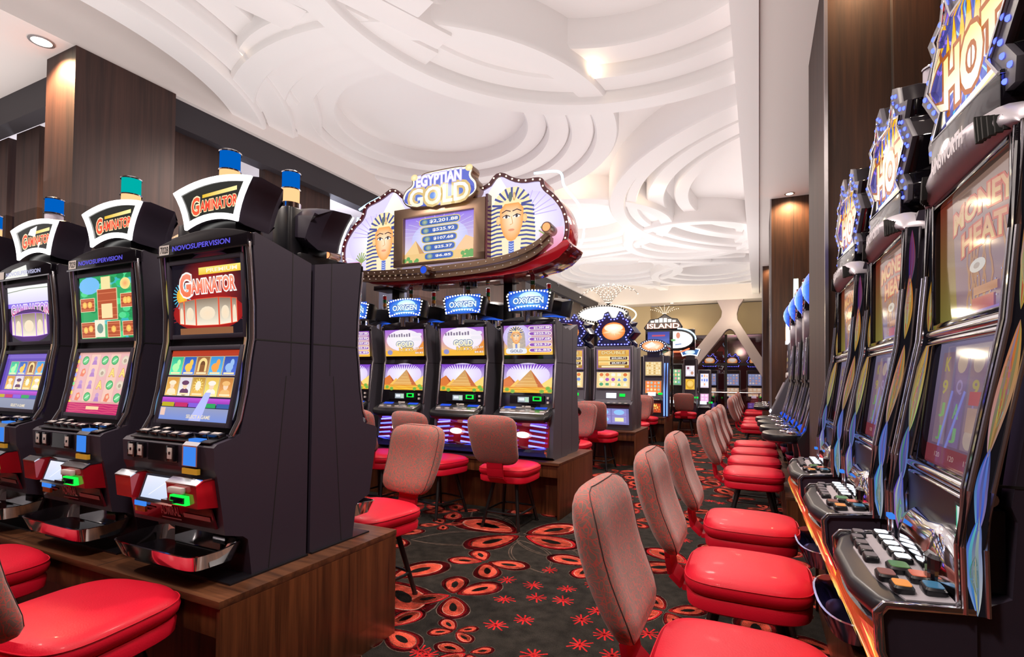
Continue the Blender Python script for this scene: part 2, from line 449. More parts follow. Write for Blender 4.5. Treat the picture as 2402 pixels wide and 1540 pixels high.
def petal(c, p):
    ax = Vector((p[0]-c[0], p[1]-c[1])); L = ax.length*1.82; ax.normalize(); pr = Vector((-ax.y, ax.x))
    sk = random.uniform(-.12, .12); fl.h = 10+random.random()*3
    def shape(t0, t1, w, n=22):
        pts = []
        for k in range(n):
            a = 2*PI*k/n; t = (t0+t1)/2-(t1-t0)/2*math.cos(a)
            ww = w*math.sin(a)*abs(math.sin(a))**.25*(.5+.62*t)
            q = ax*(t*L)+pr*(ww*L+sk*L*t*(1-t)); pts.append((c[0]+q.x, c[1]+q.y))
        return pts
    for t0, t1, w, col in ((.05, 1.035, .362, LN), (.065, 1.02, .345, DR), (.085, .95, .3, RD), (.165, .905, .24, PK), (.175, .885, .222, OR), (.36, .72, .085, CK)):
        fl.poly(shape(t0, t1, w), col)
def flower(c, ps):
    for p in ps: petal(c, p)
def leaf(a, b, w):
    fl.h = 2+random.random()
    a, b = Vector(a), Vector(b); d = b-a; n = Vector((-d.y, d.x))*w
    for sg in (1, -1):
        for k in (1, .86):
            fl.line([tuple(a+d*t+n*sg*k*4*t*(1-t)) for t in [i/16 for i in range(17)]], .011, LN)
for a, b, w in (((-2.9, 3.95), (-2.05, 4.52), .22), ((-2.1, 4.5), (-1.3, 4.15), .2), ((-2.05, 4.6), (-1.1, 5.1), .22), ((-2.0, 4.4), (-1.5, 3.75), .22), ((-2.15, 4.6), (-2.9, 5.1), .2), ((-.55, 4.4), (-1.15, 4.1), .22)):
    leaf(a, b, w)
for c, ps in FLOWERS: flower(c, ps)
def star(c, r):
    fl.h = 20+random.random()
    for k in range(5):
        a = PI*k/5+random.uniform(-.12, .12); l = r*random.uniform(.75, 1.1)
        fl.line([(c[0]-l*math.cos(a), c[1]-l*math.sin(a)), (c[0]+l*math.cos(a), c[1]+l*math.sin(a))], .011, RD)
STARS = [(-1.691, 3.501), (-1.48, 3.828), (-1.481, 3.496), (-1.238, 3.549), (-1.101, 3.708), (-1.558, 3.187), (-1.376, 3.312), (-1.197, 3.349), (-1.319, 2.976), (-1.444, 2.836), (-.998, 3.138), (-.944, 3.303), (-.914, 2.844), (-1.103, 2.624), (-.59, 3.15), (-.425, 3.0), (-.721, 2.812), (-.82, 3.02)]
for s in STARS: star(s, .075)
# the same weave goes on over the rest of the floor
used = [f[0] for f in FLOWERS]+STARS
for iy in range(-4, 46):
    for ix in range(-18, 5):
        x = ix*.56+(.28 if iy % 2 else 0)+random.uniform(-.12, .12); y = iy*.56+random.uniform(-.12, .12)
        if x > 1.4 or x < -9 or (-2.6 < x < -.3 and 2.3 < y < 5.1): continue
        if min(math.hypot(x-u[0], y-u[1]) for u in used) < .34: continue
        if random.random() < .6:
            big = random.uniform(.13, .25); a0 = random.uniform(0, PI/2)
            flower((x, y), [(x+big*random.uniform(.8, 1.15)*math.cos(a0+PI/2*k+random.uniform(-.15, .15)), y+big*random.uniform(.8, 1.15)*math.sin(a0+PI/2*k)) for k in range(4)])
        else:
            for q in range(4): star((x+random.uniform(-.22, .22), y+random.uniform(-.22, .22)), .07)
def floor_fn(u, v, h): return (u, v, h*1e-4)
floor = struct(fl.build('floor', M['carpet'], None, None, None, None, fn=floor_fn))

def slab(name, x0, x1, y0, y1, z0, z1, m, bevel=0.):
    mb = MB(); mb.bb(x0, x1, y0, y1, z0, z1); return struct(mb.build(name, m, None, bevel))

HC = 4.3
# ceiling: a flat plaster field above, ring ribs stepping down around each dish, lower soffits left and right
slab('ceiling', -5.6, .4, -2.5, 18.9, 4.86, 4.96, M['ceil'])
slab('ceiling_soffit_left', -12, -5.28, -2.5, 18.9, HC, 4.9, M['soffit'])
slab('ceiling_soffit_right', 0., 3.2, -2.5, 18.9, HC+.04, 4.9, M['soffit'])
slab('ceiling_soffit_edge', -.2, .0, -2.5, 18.8, HC, 4.9, M['ceil'])
slab('ceiling_soffit_far', -12, 3.2, 18.55, 19.3, HC-.12, 4.9, M['soffit'])
def dish(c, steps, a0=0., a1=360., inner=True, z_in=4.8, seg=None, e=1.):
    """steps: list of (r_inner, r_outer, underside z): curved ribs hanging from the field"""
    for r0, r1, z in steps:
        mb = MB(); n = seg or max(24, int((a1-a0)/3)); full = a1-a0 > 359
        prof = [(r0, 4.9), (r0, z+.03), (r0+.025, z), (r1-.025, z), (r1, z+.03), (r1, 4.9)]
        rings = []
        for k in range(n+1):
            a = R(a0+(a1-a0)*k/n)
            rings.append([(c[0]+r*math.cos(a)*e, c[1]+r*math.sin(a), zz) for r, zz in prof])
        mb.loft(rings, caps=not full, close=True)
        yield mb
_rz = [0]
def rings(name, c, steps, **k):
    mb = MB(); _rz[0] += 1; steps = [(a, b, z+.0037*_rz[0]) for a, b, z in steps]
    for m in dish(c, steps, **k): mb.add(m.v, m.f)
    return struct(mb.build(name, M['ceil'], None, smooth=True))
rings('ceiling_dish', (-3.72, 5.42), [(1.17, 1.44, 4.66), (1.44, 1.72, 4.56), (1.72, 2.02, 4.5), (2.02, 2.3, 4.43)])
rings('ceiling_dish', (-.93, 3.2), [(1.47, 1.78, 4.58), (1.78, 2.06, 4.47), (2.06, 2.32, 4.36)])
rings('ceiling_dish', (-3.7, 4.5), [(1.02, 1.2, 4.52), (1.3, 1.52, 4.47)], a0=200, a1=330)
rings('ceiling_dish', (-7.4, 2.2), [(2.62, 2.93, 4.38), (2.93, 3.24, 4.46), (3.24, 3.55, 4.55)], a0=-65, a1=60)
rings('ceiling_dish', (1.62, 9.46), [(2.7, 2.95, 4.6), (3.1, 3.4, 4.54), (3.55, 3.75, 4.46), (3.75, 4.02, 4.4)], a0=110, a1=290)
rings('ceiling_dish', (-3.4, 9.9), [(1.2, 1.45, 4.6), (1.45, 1.7, 4.52), (1.7, 1.95, 4.44)])
rings('ceiling_dish', (-1.3, 11.6), [(.95, 1.15, 4.6), (1.15, 1.35, 4.5), (1.35, 1.6, 4.4)], e=.9)
rings('ceiling_dish', (-3.6, 14.2), [(1.0, 1.25, 4.58), (1.25, 1.5, 4.5), (1.5, 1.8, 4.42)])
rings('ceiling_dish', (-1.2, 15.4), [(.9, 1.15, 4.58), (1.15, 1.4, 4.5), (1.4, 1.65, 4.4)])
rings('ceiling_dish', (-4.6, 17.6), [(1.2, 1.45, 4.5), (1.6, 1.9, 4.42)], a0=180, a1=360)
def ribs(lines, z=4.45, w=.2):
    mb = MB()
    for (x0, y0), (x1, y1), zz in lines:
        d = Vector((x1-x0, y1-y0)).normalized(); n = Vector((-d.y, d.x))*w/2
        mb.prism([(x0+n.x, y0+n.y), (x1+n.x, y1+n.y), (x1-n.x, y1-n.y), (x0-n.x, y0-n.y)], zz, 4.9, 'z')
    return struct(mb.build('ceiling_ribs', M['ceil'], None, bevel=.02))
ribs([((-4.05, 1.), (-2.74, 3.95), 4.441), ((-3.75, .9), (-2.47, 3.75), 4.402), ((-3.45, .8), (-2.35, 3.3), 4.362)], w=.24)
ribs([((-4.25, 1.), (-3.5, 3.09), 4.472)], w=.36)
ribs([((-4.9, 12.2), (-2.4, 11.6), 4.46), ((-5.1, 12.7), (-2.6, 12.2), 4.5), ((-2.7, 12.9), (-1.1, 13.7), 4.42), ((-2.4, 13.2), (-.3, 13.6), 4.48), ((-5.2, 16.2), (-2.9, 16.0), 4.44), ((-2.8, 16.6), (-.2, 17.2), 4.44)])

# left side: veneer pier, dark beam, row of veneer slabs with a pale room behind
slab('wall_pier_left', -5.74, -5.26, 2.32, 3.16, 0, HC, M['panel'])
slab('trim_1', -5.52, -5.34, 3.16, 18.5, 4.02, HC, M['dark'])
slab('trim_2', -12, -5.74, 2.46, 2.62, 4.02, HC, M['dark'])
for i, (y0, y1) in enumerate(((3.2, 3.8), (4.36, 5.43), (6.2, 6.5), (7.35, 9.1), (9.3, 11.0), (11.6, 12.2), (12.9, 14.6), (15.2, 16.8), (17.4, 18.5))):
    slab('wall_left', -5.56, -5.46, y0, y1, 0, 4.05, M['panel'])
for x0, x1 in ((-7.17, -6.69), (-8.3, -7.35), (-9.6, -8.6)):
    slab('wall_left', x0, x1, 2.66, 2.76, 0, 4.05, M['panel'])
slab('wall_left_back', -6.9, -6.8, 2.9, 18.5, 0, 4.3, M['pale'])
slab('wall_left_alcove', -12, -6.9, 3.9, 4.0, 0, 4.3, M['pale'])
slab('trim_3', -12, -6.9, 3.8, 3.9, 3.1, 3.5, M['dark'])
# right side: wall and three carved veneer fins, each with a pale metal corner strip
slab('wall_right', 1.5, 1.62, -2.5, 18.6, 0, 4.4, M['carved'])
for i, (x, y0, y1) in enumerate(((.405, 4.0, 5.3), (.165, 9.0, 10.5), (.075, 14.25, 15.4))):
    mb = MB(); mb.bb(x+.004, 1.5, y0, y1, 0, HC+.04)
    struct(mb.build('wall_fin_right', M['carved']))
    mb = MB(); mb.bb(x, x+.004, y0+.02, y1, 0, HC+.04); struct(mb.build('wall_fin_end', M['panel']))
    mb = MB(); mb.bb(x-.008, x+.012, y0-.008, y0+.02, 0, HC+.04); struct(mb.build('trim_%d' % (4+i), M['brush']))
slab('wall_back', -12, 3.2, -2.62, -2.5, 0, 4.9, M['panel'])
# far end: pale bulkhead, glazed wall, balustrade rail, branching pier
slab('wall_far_bulkhead', -12, 3.2, 19.6, 19.9, 3.1, 4.2, M['beige'])
slab('wall_far_left', -12, -3.6, 19.3, 19.6, 0, 4.2, M['beige'])
slab('wall_far_upper', -3.6, 3.2, 21., 21.2, 3.75, 4.6, M['dark'])
slab('wall_back_room', -12, 4, 26.8, 27, 0, 5, M['maroon'])
slab('ceiling_back_room', -12, 4, 19.9, 27, 3.4, 3.5, M['pier'])
for i, x in enumerate((-3.55, -2.1, -1.05, .25, 1.3)):
    slab('window_mullion', x-.04, x+.04, 19.62, 19.72, 0, 3.1, M['dark'])
slab('window_transom', -3.6, 3.2, 19.63, 19.71, 2.02, 2.1, M['dark'])
slab('window_1', -3.6, 3.2, 19.66, 19.68, 0, 3.1, M['glass'])
mb = MB()
outline = [(-1.9, 4.2), (-1.4, 4.2)]+[(-1.22, 3.95), (-1.12, 3.78), (-1.1, 3.66), (-1.16, 3.52), (-1.3, 3.36), (-2.3, 2.05), (-2.75, 1.45), (-2.32, 1.45), (-1.5, 2.5), (-1.08, 3.02)]
outline = [(-1.32, 4.25), (-1.2, 4.0), (-1.12, 3.8), (-1.14, 3.62), (-1.25, 3.45), (-1.9, 2.6), (-2.75, 1.5), (-2.75, .9), (-1.6, 2.35), (-1.12, 2.98)] \
    + arc3((-1.12, 2.98), (-.88, 3.2), (-.66, 2.95), 8)[1:] + [(-.3, 2.3), (.5, .9), (.5, 1.55), (-.15, 2.65), (-.5, 3.25), (-.64, 3.5), (-.66, 3.7), (-.6, 3.95), (-.4, 4.25)]
mb.prism(outline, 18.6, 19.0, 'y'); struct(mb.build('wall_branching_pier', M['pier'], None, bevel=.02))
rail = thing('handrail', 'thin pale handrail on posts in front of the far glass wall', 'handrail', (0, 0, 0))
mb = MB(); mb.tube([(-2.6, 18.2, 1.1), (.06, 18.2, 1.1)], .025, 8); mb.build('top_rail', M['brush'], rail, smooth=True)
for x in (-2.6, -1.3, 0.): mb = MB(); mb.tube([(x, 18.2, 0), (x, 18.2, 1.1)], .018, 8); mb.build('post', M['brush'], rail, smooth=True)
mb = MB(); mb.bb(-2.55, .0, 18.195, 18.205, .12, 1.0); mb.build('glass_panel', M['glass'], rail)

# timber plinths the machine banks stand on
def plinth(label, x0, x1, y0, y1, h, seams, joints=(), facedir=1):
    t = thing('machine_plinth', label, 'plinth', ((x0+x1)/2, (y0+y1)/2, 0))
    X, Y = (x1-x0)/2, (y1-y0)/2
    mb = MB(); mb.bb(-X, X, -Y, Y, h-.03, h); mb.build('plinth_top', M['woodtop'], t, bevel=.002)
    for s in (1, -1):
        mb = MB(); mb.bb(s*X-(.022 if s > 0 else 0), s*X+(0 if s > 0 else .022), -Y+.005, Y-.005, 0, h-.0305)
        mb.build('end_panel', M['wood'], t, bevel=.002)
    for s in (1, -1):
        mb = MB(); mb.bb(-X+.0225, X-.0225, s*(Y-.03)-.01, s*(Y-.03)+.01, h-.16, h-.0305)
        mb.bb(-X+.0225, X-.0225, s*(Y-.18)-.01, s*(Y-.18)+.01, 0, h-.16); mb.build('kick_panel', M['wood'], t, bevel=.002)
    for j in joints:
        mb = MB(); mb.bb(j-.0015-(x0+x1)/2, j+.0015-(x0+x1)/2, -Y, Y, h+.0001, h+.0008); mb.build('joint', M['seam'], t)
    return t
plinth('walnut veneered plinth under the near left bank, its end panel facing the aisle', -5.2, -1.93, 1.375, 2.49, .6, (), (-2.8, -3.65, -4.5))
plinth('walnut veneered plinth under the pyramid machines below the large overhead sign', -5.42, -1.905, 5.18, 6.4, .6, (), (-2.8, -3.66, -4.52))
plinth('walnut veneered plinth under the machine with the spiky blue star topper', -5.42, -1.9, 8.9, 10.05, .6, (), ())
plinth('walnut veneered plinth under the machine edged by tall blue light tubes', -5.42, -2.02, 12.75, 13.9, .6, (), ())
def wall_plinth(label, x0, y0, y1, h):
    t = thing('machine_plinth', label, 'plinth', (0, 0, 0))
    mb = MB(); mb.bb(x0, 1.49, y0, y1, h-.03, h); mb.build('plinth_top', M['woodtop'], t, bevel=.002)
    mb = MB(); mb.bb(x0+.02, x0+.04, y0+.03, y1-.03, 0, h-.0305); mb.build('front_panel', M['wood'], t)
    for y in (y0, y1-.025): mb = MB(); mb.bb(x0+.005, 1.49, y, y+.025, 0, h-.0305); mb.build('end_panel', M['wood'], t)
wall_plinth('low walnut plinth along the right wall under the three flame-topped machines', .33, .6, 3.98, .45)
wall_plinth('low walnut plinth along the right wall between the first and second wall fins', .22, 5.33, 8.97, .45)
wall_plinth('low walnut plinth along the right wall between the second and third wall fins', .14, 10.53, 14.2, .45)

# recessed ceiling lamps
def downlight(x, y, z, label, power, col=(1, .78, .52), size=1.9, r=.055):
    t = thing('ceiling_light', label, 'ceiling light', (x, y, z), 0, 'recessed ceiling lights')
    mb = MB(); mb.ringprism(ell(0, 0, r+.02, r+.02, 20), ell(0, 0, r, r, 20), -.006, .01, 'z'); mb.build('rim', M['brush'], t)
    mb = MB(); mb.cyl((0, 0), r-.001, -.002, .004); mb.build('lens', M['lamp'], t)
    l = bpy.data.lights.new('ceiling_light_beam', 'SPOT'); l.energy = power; l.color = col; l.spot_size = size; l.spot_blend = .6; l.shadow_soft_size = .05
    o = bpy.data.objects.new('ceiling_light_beam', l); COL.objects.link(o); o.location = (x, y, z-.03)
    return t

# ------------------------------------------------------------------ stools
def make_stool(label):
    t = thing('swivel_stool', label, 'stool')
    def ring(a, b, z, e=3.4, n=40, oy=0.):
        return [(x, y+oy-.10*0, z) for x, y in ell(0, 0, a, b, n, e)]
    # cushion: crowned top, bulging side; front (towards the machine) slightly rounder
    def prof(rows):
        out = []
        for a, z, e in rows:
            r = []
            for x, y in ell(0, 0, a, a*.98, 44, e):
                f = 1-.07*max(0, y/a)**2
                r.append((x*f, y, z+(.012*math.cos(PI*x/.6) if z > .6 else 0)))
            out.append(r)
        return out
    mb = MB(); mb.loft(prof([(.24, .527, 4.4), (.264, .531, 4.4), (.276, .545, 4.4), (.282, .57, 4.3), (.276, .592, 4.2), (.26, .606, 4), (.225, .615, 3.8), (.15, .621, 3.4), (.03, .623, 2)]))
    seat = mb.build('seat', M['leather'], t, smooth=True)
    sm = MB()
    for sx in (-1, 1): sm.tube([(sx*(.1+.05*math.sin(PI*k/9)), -.235+k*.052, .6215-.012*(abs(k-4.5)/4.5)**4) for k in range(10)], .002, 5)
    sm.tube([(x*(1-.07*max(0, y/.277)**2), y, .5915) for x, y in ell(0, 0, .2785, .273, 48, 4.2)], .0026, 5, closed=True)
    sm.build('seam', M['leather'], seat)
    mb = MB(); mb.loft(prof([(.2, .458, 4.2), (.25, .456, 4.2), (.268, .468, 4.2), (.272, .51, 4.2), (.264, .5265, 4.2), (.2, .5267, 4.2)]))
    mb.build('seat_skirt', M['leather'], t, smooth=True)
    # backrest: padded shell, three facets, leaning back
    def bring(v, sh=1., dy=0.):
        z = .65+.495*v; w = (.236+.034*v)*(1-abs(2*v-1)**7*.999)**.3
        yc = -.325-.15*v-.035*math.sin(PI*v)
        th = .064*(1-abs(2*v-1)**5*.999)**.5
        r = []
        for x, y in ell(0, 0, 1, 1, 40, 2.9):
            xx = x*w; fold = .05*max(0, abs(x)-.3)**1.2*(1-abs(2*v-1)**5)
            r.append((xx, yc+y*th+fold*(1-.2*v)+dy, z))
        return r
    mb = MB(); vs = [0, .003, .012, .03, .06, .12, .2, .32, .45, .58, .7, .8, .88, .94, .97, .988, .997, 1.]
    rr = [bring(v) for v in vs]
    mb.loft(rr); back = mb.build('backrest', M['fabric'], t, smooth=True)
    loop = []
    for k in range(3, 15): loop.append(Vector(rr[k][3]))
    loop += [Vector(p) for p in rr[15][4:17]]
    for k in range(14, 2, -1): loop.append(Vector(rr[k][17]))
    mb = MB(); mb.tube([p+Vector((0, .0005, 0)) for p in loop], .0022, 6); mb.build('piping', M['piping'], back, smooth=True)
    # red upholstered bracket from under the seat up into the back
    mb = MB()
    path = [(-.2, .485), (-.29, .49), (-.345, .54), (-.36, .62), (-.365, .72), (-.375, .8)]
    for (y0, z0), (y1, z1) in zip(path, path[1:]):
        d = Vector((y1-y0, z1-z0)).normalized(); n = Vector((-d.y, d.x))*.014
        mb.prism([(y0+n.x, z0+n.y), (y1+n.x, z1+n.y), (y1-n.x, z1-n.y), (y0-n.x, z0-n.y)], -.085, .085, 'x')
    mb.build('back_bracket', M['leather'], t, bevel=.004)
    mb = MB(); mb.cyl((0, 0), .14, .43, .467, 24); mb.bb(-.15, .15, -.15, .15, .445, .4655); mb.build('swivel_plate', M['leg'], t)
    for sx in (-1, 1):
        for sy in (-1, 1):
            mb = MB(); mb.tube([(sx*.125, sy*.125, .45), (sx*.2, sy*.235, .004)], [.02, .016], 10); mb.cyl((sx*.2, sy*.235), .02, 0, .012, 10)
            mb.build('leg', M['leg'], t, smooth=True)
    mb = MB(); mb.tube([(x, y, .155) for x, y in ell(0, .01, .195, .225, 28, 6)], .011, 8, closed=True); mb.build('foot_ring', M['leg'], t, smooth=True)
    return t
_st = []
def stool(x, y, deg, label, group=None):
    if not _st: o = make_stool(label); _st.append(o); o.location = (x, y, 0); o.rotation_euler = (0, 0, R(deg))
    else: o = dup(_st[0], (x, y, 0), R(deg), label)
    o['group'] = 'red swivel stools'
    return o

# ------------------------------------------------------------------ screen pictures
W_ = (1., .96, .92); K_ = (.008, .006, .012)
def reels(a, x, y, w, h, frame, n=3):
    """drum window: panels shrinking to the sides"""
    ws = [.09, .2, .38, .2, .09]; xs = -.5; 
    for i, q in enumerate(ws):
        x0 = x+(xs+.012)*w; x1 = x+(xs+q-.012)*w; xs += q
        t0 = (x0-x)/w; t1 = (x1-x)/w; h0 = h/2*(1-.9*t0*t0); h1 = h/2*(1-.9*t1*t1)
        for g, fc in ((.008, frame), (0, None)): a.poly([(x0-g, y-h0-g), (x1+g, y-h1-g), (x1+g, y+h1+g), (x0-g, y+h0+g)], fc or [(1, .9, .72), (1, .9, .72), (.28, .2, .14), (.28, .2, .14)])
        a.disc((x0+x1)/2, y-.02, (x1-x0)*.36, h*.25, (1, .78, .55), (.95, .8, .6), 14)
def art_top_red():
    a = Art(); a.rect(-.5, -.5, .5, .5, K_); a.disc(.05, .1, .5, .55, (.5, .02, .015), K_, 32)
    for k in range(5): a.line([(-.5+i/10, -.12-.05*k+.3*(.25-(i/10-.5)**2)) for i in range(11)], .008, (.4, .02, .04))
    a.disc(-.0, -.2, .5, .26, (.75, .03, .02), (.35, .01, .01), 32)
    for k in range(22):
        t = 2*PI*k/22; a.line([(-.36+.07*math.cos(t), .05+.1*math.sin(t)), (-.36+.135*math.cos(t), .05+.19*math.sin(t))], .012, (.1, .6, .85))
    a.disc(-.36, .05, .08, .12, (1, .72, .06), (.9, .4, .02), 18)
    a.rect(-.1, .33, .5, .43, [(.95, .6, .05), (1, .85, .2)]); a.text('PREMIUM', .22, .38, .42, .055, (1, .95, .7), bold=.02)
    a.text('G', -.3, .2, .17, .33, (.95, .2, .08), .06, W_, .04, top=(1, .3, .2)); a.text('AMINATOR', .09, .175, .62, .2, (.95, .12, .06), .07, W_, .03, rot=.02, top=(1, .4, .25))
    reels(a, .02, -.19, .86, .38, (.95, .12, .05)); a.rect(-.4, -.5, .35, -.41, (.3, .12, .05))
    return a
def art_top_jungle():
    a = Art(); a.rect(-.5, -.5, .5, .5, (.04, .42, .14)); random.seed(3)
    for k in range(60):
        x, y = random.uniform(-.48, .48), random.uniform(-.48, .48); a.disc(x, y, .07, .05, random.choice([(.03, .6, .2), (.1, .75, .3), (.02, .3, .1), (.05, .5, .55)]), n=8)
    a.disc(-.3, .36, .2, .14, (.2, .55, .95), n=14)
    def plank(x0, y0, x1, y1):
        a.rect(x0-.01, y0-.01, x1+.01, y1+.01, (1, .7, .45)); a.rect(x0, y0, x1, y1, (.5, .1, .04))
        for i in range(4): yy = y0+(y1-y0)*(i+.5)/4; a.line([(x0, yy), (x1, yy)], .012, (.75, .22, .1))
    for b in ((-.15, -.2, .2, .28), (-.48, -.05, -.22, .15), (.28, -.02, .5, .18), (-.48, -.48, -.22, -.24), (.02, -.48, .24, -.24), (.3, -.46, .5, -.25)): plank(*b)
    a.rect(-.08, -.18, .12, .05, (1, .8, .42)); a.rect(-.07, .28, .1, .48, (.95, .82, .4))
    for (x, y) in ((-.4, .05), (-.3, .05), (.36, .08), (.42, .08), (-.4, -.36), (-.3, -.34), (.13, -.36), (.4, -.36)): a.disc(x, y, .045, .055, (1, .8, .2), (1, .45, .1), 10)
    a.disc(.37, .34, .09, .09, (.95, .4, .15), (1, .85, .3), 16); a.rect(-.22, -.48, -.03, -.2, (.95, .9, .7)); a.disc(-.12, -.34, .06, .08, (.2, .35, .3), n=12)
    return a
def art_top_purple():
    a = Art(); a.rect(-.5, -.5, .5, .5, K_); a.rect(-.5, .2, .5, .5, [(.75, .7, 1), (1, 1, .98)])  # pale top band paints a reflection into the screen picture
    a.line([(-.5, .41), (0, .45), (.5, .44)], .014, (.25, .3, .2)); a.rect(-.5, .12, .5, .2, (.25, .16, .8))
    a.text('GAMINATOR', .02, .07, .9, .2, (.75, .06, .1), .06, (.95, .85, 1), .03, top=(.45, .3, .95))
    a.disc(0, -.22, .52, .3, (.22, .02, .45), (.05, .01, .12), 32); reels(a, .0, -.2, .88, .42, (.55, .25, 1))
    return a
ICON = [((.04, .5, .28), (.5, 1, .45)), ((.03, .12, .5), (1, .62, .1)), ((.3, .13, .05), (1, .75, .3)), ((.05, .3, .7), (1, .4, .08)), ((.03, .08, .4), (.35, .55, .9)),
        ((.7, .3, .05), (1, .86, .62)), ((.75, .68, .78), (.16, .06, .14)), ((.55, .3, .05), (1, .93, .75)), ((.85, .5, .1), (1, .93, .85)), ((.55, .22, .05), (.95, .55, .2))]
def icon(a, x0, y0, x1, y1, i):
    bg, fg = ICON[i % 10]; w, h = x1-x0, y1-y0; cx = (x0+x1)/2
    a.rect(x0-.006, y0-.006, x1+.006, y1+.006, (.85, .65, .3)); a.rect(x0, y0, x1, y1, [tuple(min(1, c*1.8+.05) for c in bg), bg])
    k = i % 10
    if k in (5, 6, 8, 9):   # a bust: shoulders, head, head-dress
        a.disc(cx, y0+h*.2, w*.36, h*.2, fg); a.disc(cx, y0+h*.55, w*.19, h*.2, (1, .72, .5)); a.disc(cx, y0+h*.7, w*.3, h*.13, fg)
    elif k == 7:
        for q in range(12): t = 2*PI*q/12; a.line([(cx, y0+h*.58), (cx+w*.4*math.cos(t), y0+h*.58+h*.36*math.sin(t))], .012, (1, .8, .2))
        a.disc(cx, y0+h*.55, w*.22, h*.26, fg)
    elif k == 2:
        a.disc(cx, y0+h*.6, w*.36, h*.34, fg); a.rect(cx-w*.36, y0+h*.18, cx+w*.36, y0+h*.6, fg); a.disc(cx, y0+h*.55, w*.2, h*.22, (.2, .08, .03)); a.rect(cx-w*.2, y0+h*.18, cx+w*.2, y0+h*.55, (.3, .12, .04))
    else:
        a.disc(cx-w*.05, y0+h*.42, w*.3, h*.22, fg); a.disc(cx+w*.14, y0+h*.66, w*.15, h*.2, fg); a.rect(cx-w*.2, y0+h*.16, cx+w*.16, y0+h*.4, fg)
    a.rect(x0+w*.1, y0+h*.04, x1-w*.1, y0+h*.14, (1, .85, .5))
def art_low_icons(purple=False):
    a = Art(); a.rect(-.5, -.5, .5, .5, (.03, .02, .06) if not purple else (.13, .07, .5)); a.rect(-.5, .42, .5, .5, (.5, .05, .02) if not purple else (.2, .12, .6))
    for r in range(2):
        for c in range(5 if not purple else 4):
            w = .19 if not purple else .2; x0 = (-.485+c*.195) if not purple else (-.36+c*.215)
            y0 = .15-r*.3 if not purple else .12-r*.27; icon(a, x0, y0, x0+w-.012, y0+(.26 if not purple else .24), r*5+c)
    a.rect(-.5, -.27, .5, -.18, [(.3, .03, .4), (.6, .1, .75)])
    for i, c in enumerate(((.55, .45, .02), (.6, .03, .15), (.25, .12, .75), (.03, .4, .12), (.05, .12, .4))): a.rect(-.49+i*.2, -.31, -.305+i*.2, -.25, c)
    a.rect(-.5, -.5, .5, -.32, [(.2, .3, .75), (.32, .35, .55)] if not purple else [(.25, .28, .4), (.3, .33, .45)])
    a.poly([(-.05, -.5), (.12, -.5), (.2, -.1), (.12, -.1)], (.5, .55, 1)) if not purple else None
    a.rect(-.49, -.44, -.42, -.33, (.9, .6, .5)); a.text('SELECT A GAME', .08, -.44, .34, .05, (.95, .8, .55), bold=.02)
    return a
def art_low_fruit():
    a = Art(); a.rect(-.5, -.5, .5, .5, (.8, .42, .38)); random.seed(5)
    for c in range(5):
        a.rect(-.44+c*.19, -.3, -.26+c*.19, .47, (.95, .62, .52) if c % 2 else (.88, .5, .5))
        for r in range(4):
            x, y = -.35+c*.19, .37-r*.2; k = random.choice('gyrwgk')
            col = {'g': (.1, .65, .22), 'y': (1, .75, .15), 'r': (.95, .2, .12), 'w': (1, .9, .75), 'k': (.55, .25, .6)}[k]
            if k == 'g': a.disc(x, y, .065, .075, (.05, .4, .12), n=16); a.disc(x, y, .055, .064, (.35, .85, .4), (.08, .5, .18), 16); a.line([(x-.04, y-.03), (x+.04, y+.03)], .016, (.7, .95, .7))
            elif k == 'y': a.text('A', x, y, .1, .13, (1, .8, .25), .05, (.75, .35, .1), .03)
            elif k == 'r': a.poly([(x-.05, y-.06), (x+.02, y-.07), (x+.055, y), (x+.02, y+.07), (x-.03, y+.05)], (.9, .25, .15)); a.disc(x+.01, y+.01, .025, .03, (1, .6, .4), n=8)
            elif k == 'w': a.disc(x, y, .07, .08, (1, .92, .78), (.75, .6, .45), 7); a.disc(x, y-.01, .03, .035, (.5, .4, .3), n=8)
            else: a.disc(x, y+.03, .035, .04, (.6, .35, .65), n=10); a.poly([(x-.05, y-.07), (x+.05, y-.07), (x+.03, y+.0), (x-.03, y)], (.5, .25, .6))
    for r in range(12): a.rect(-.495, -.42+r*.075, -.465, -.37+r*.075, random.choice([(1, .2, .2), (1, .8, .1), (.2, .9, .3), (.3, .4, 1)]))
    a.rect(-.5, -.5, .5, -.33, (.6, .03, .16)); 
    for k in range(4): a.line([(-.5+i/10, -.36-.035*k+.012*math.sin(i*2+k)) for i in range(11)], .008, (.85, .12, .2))
    a.rect(-.12, -.43, .12, -.38, (1, .7, .4))
    return a
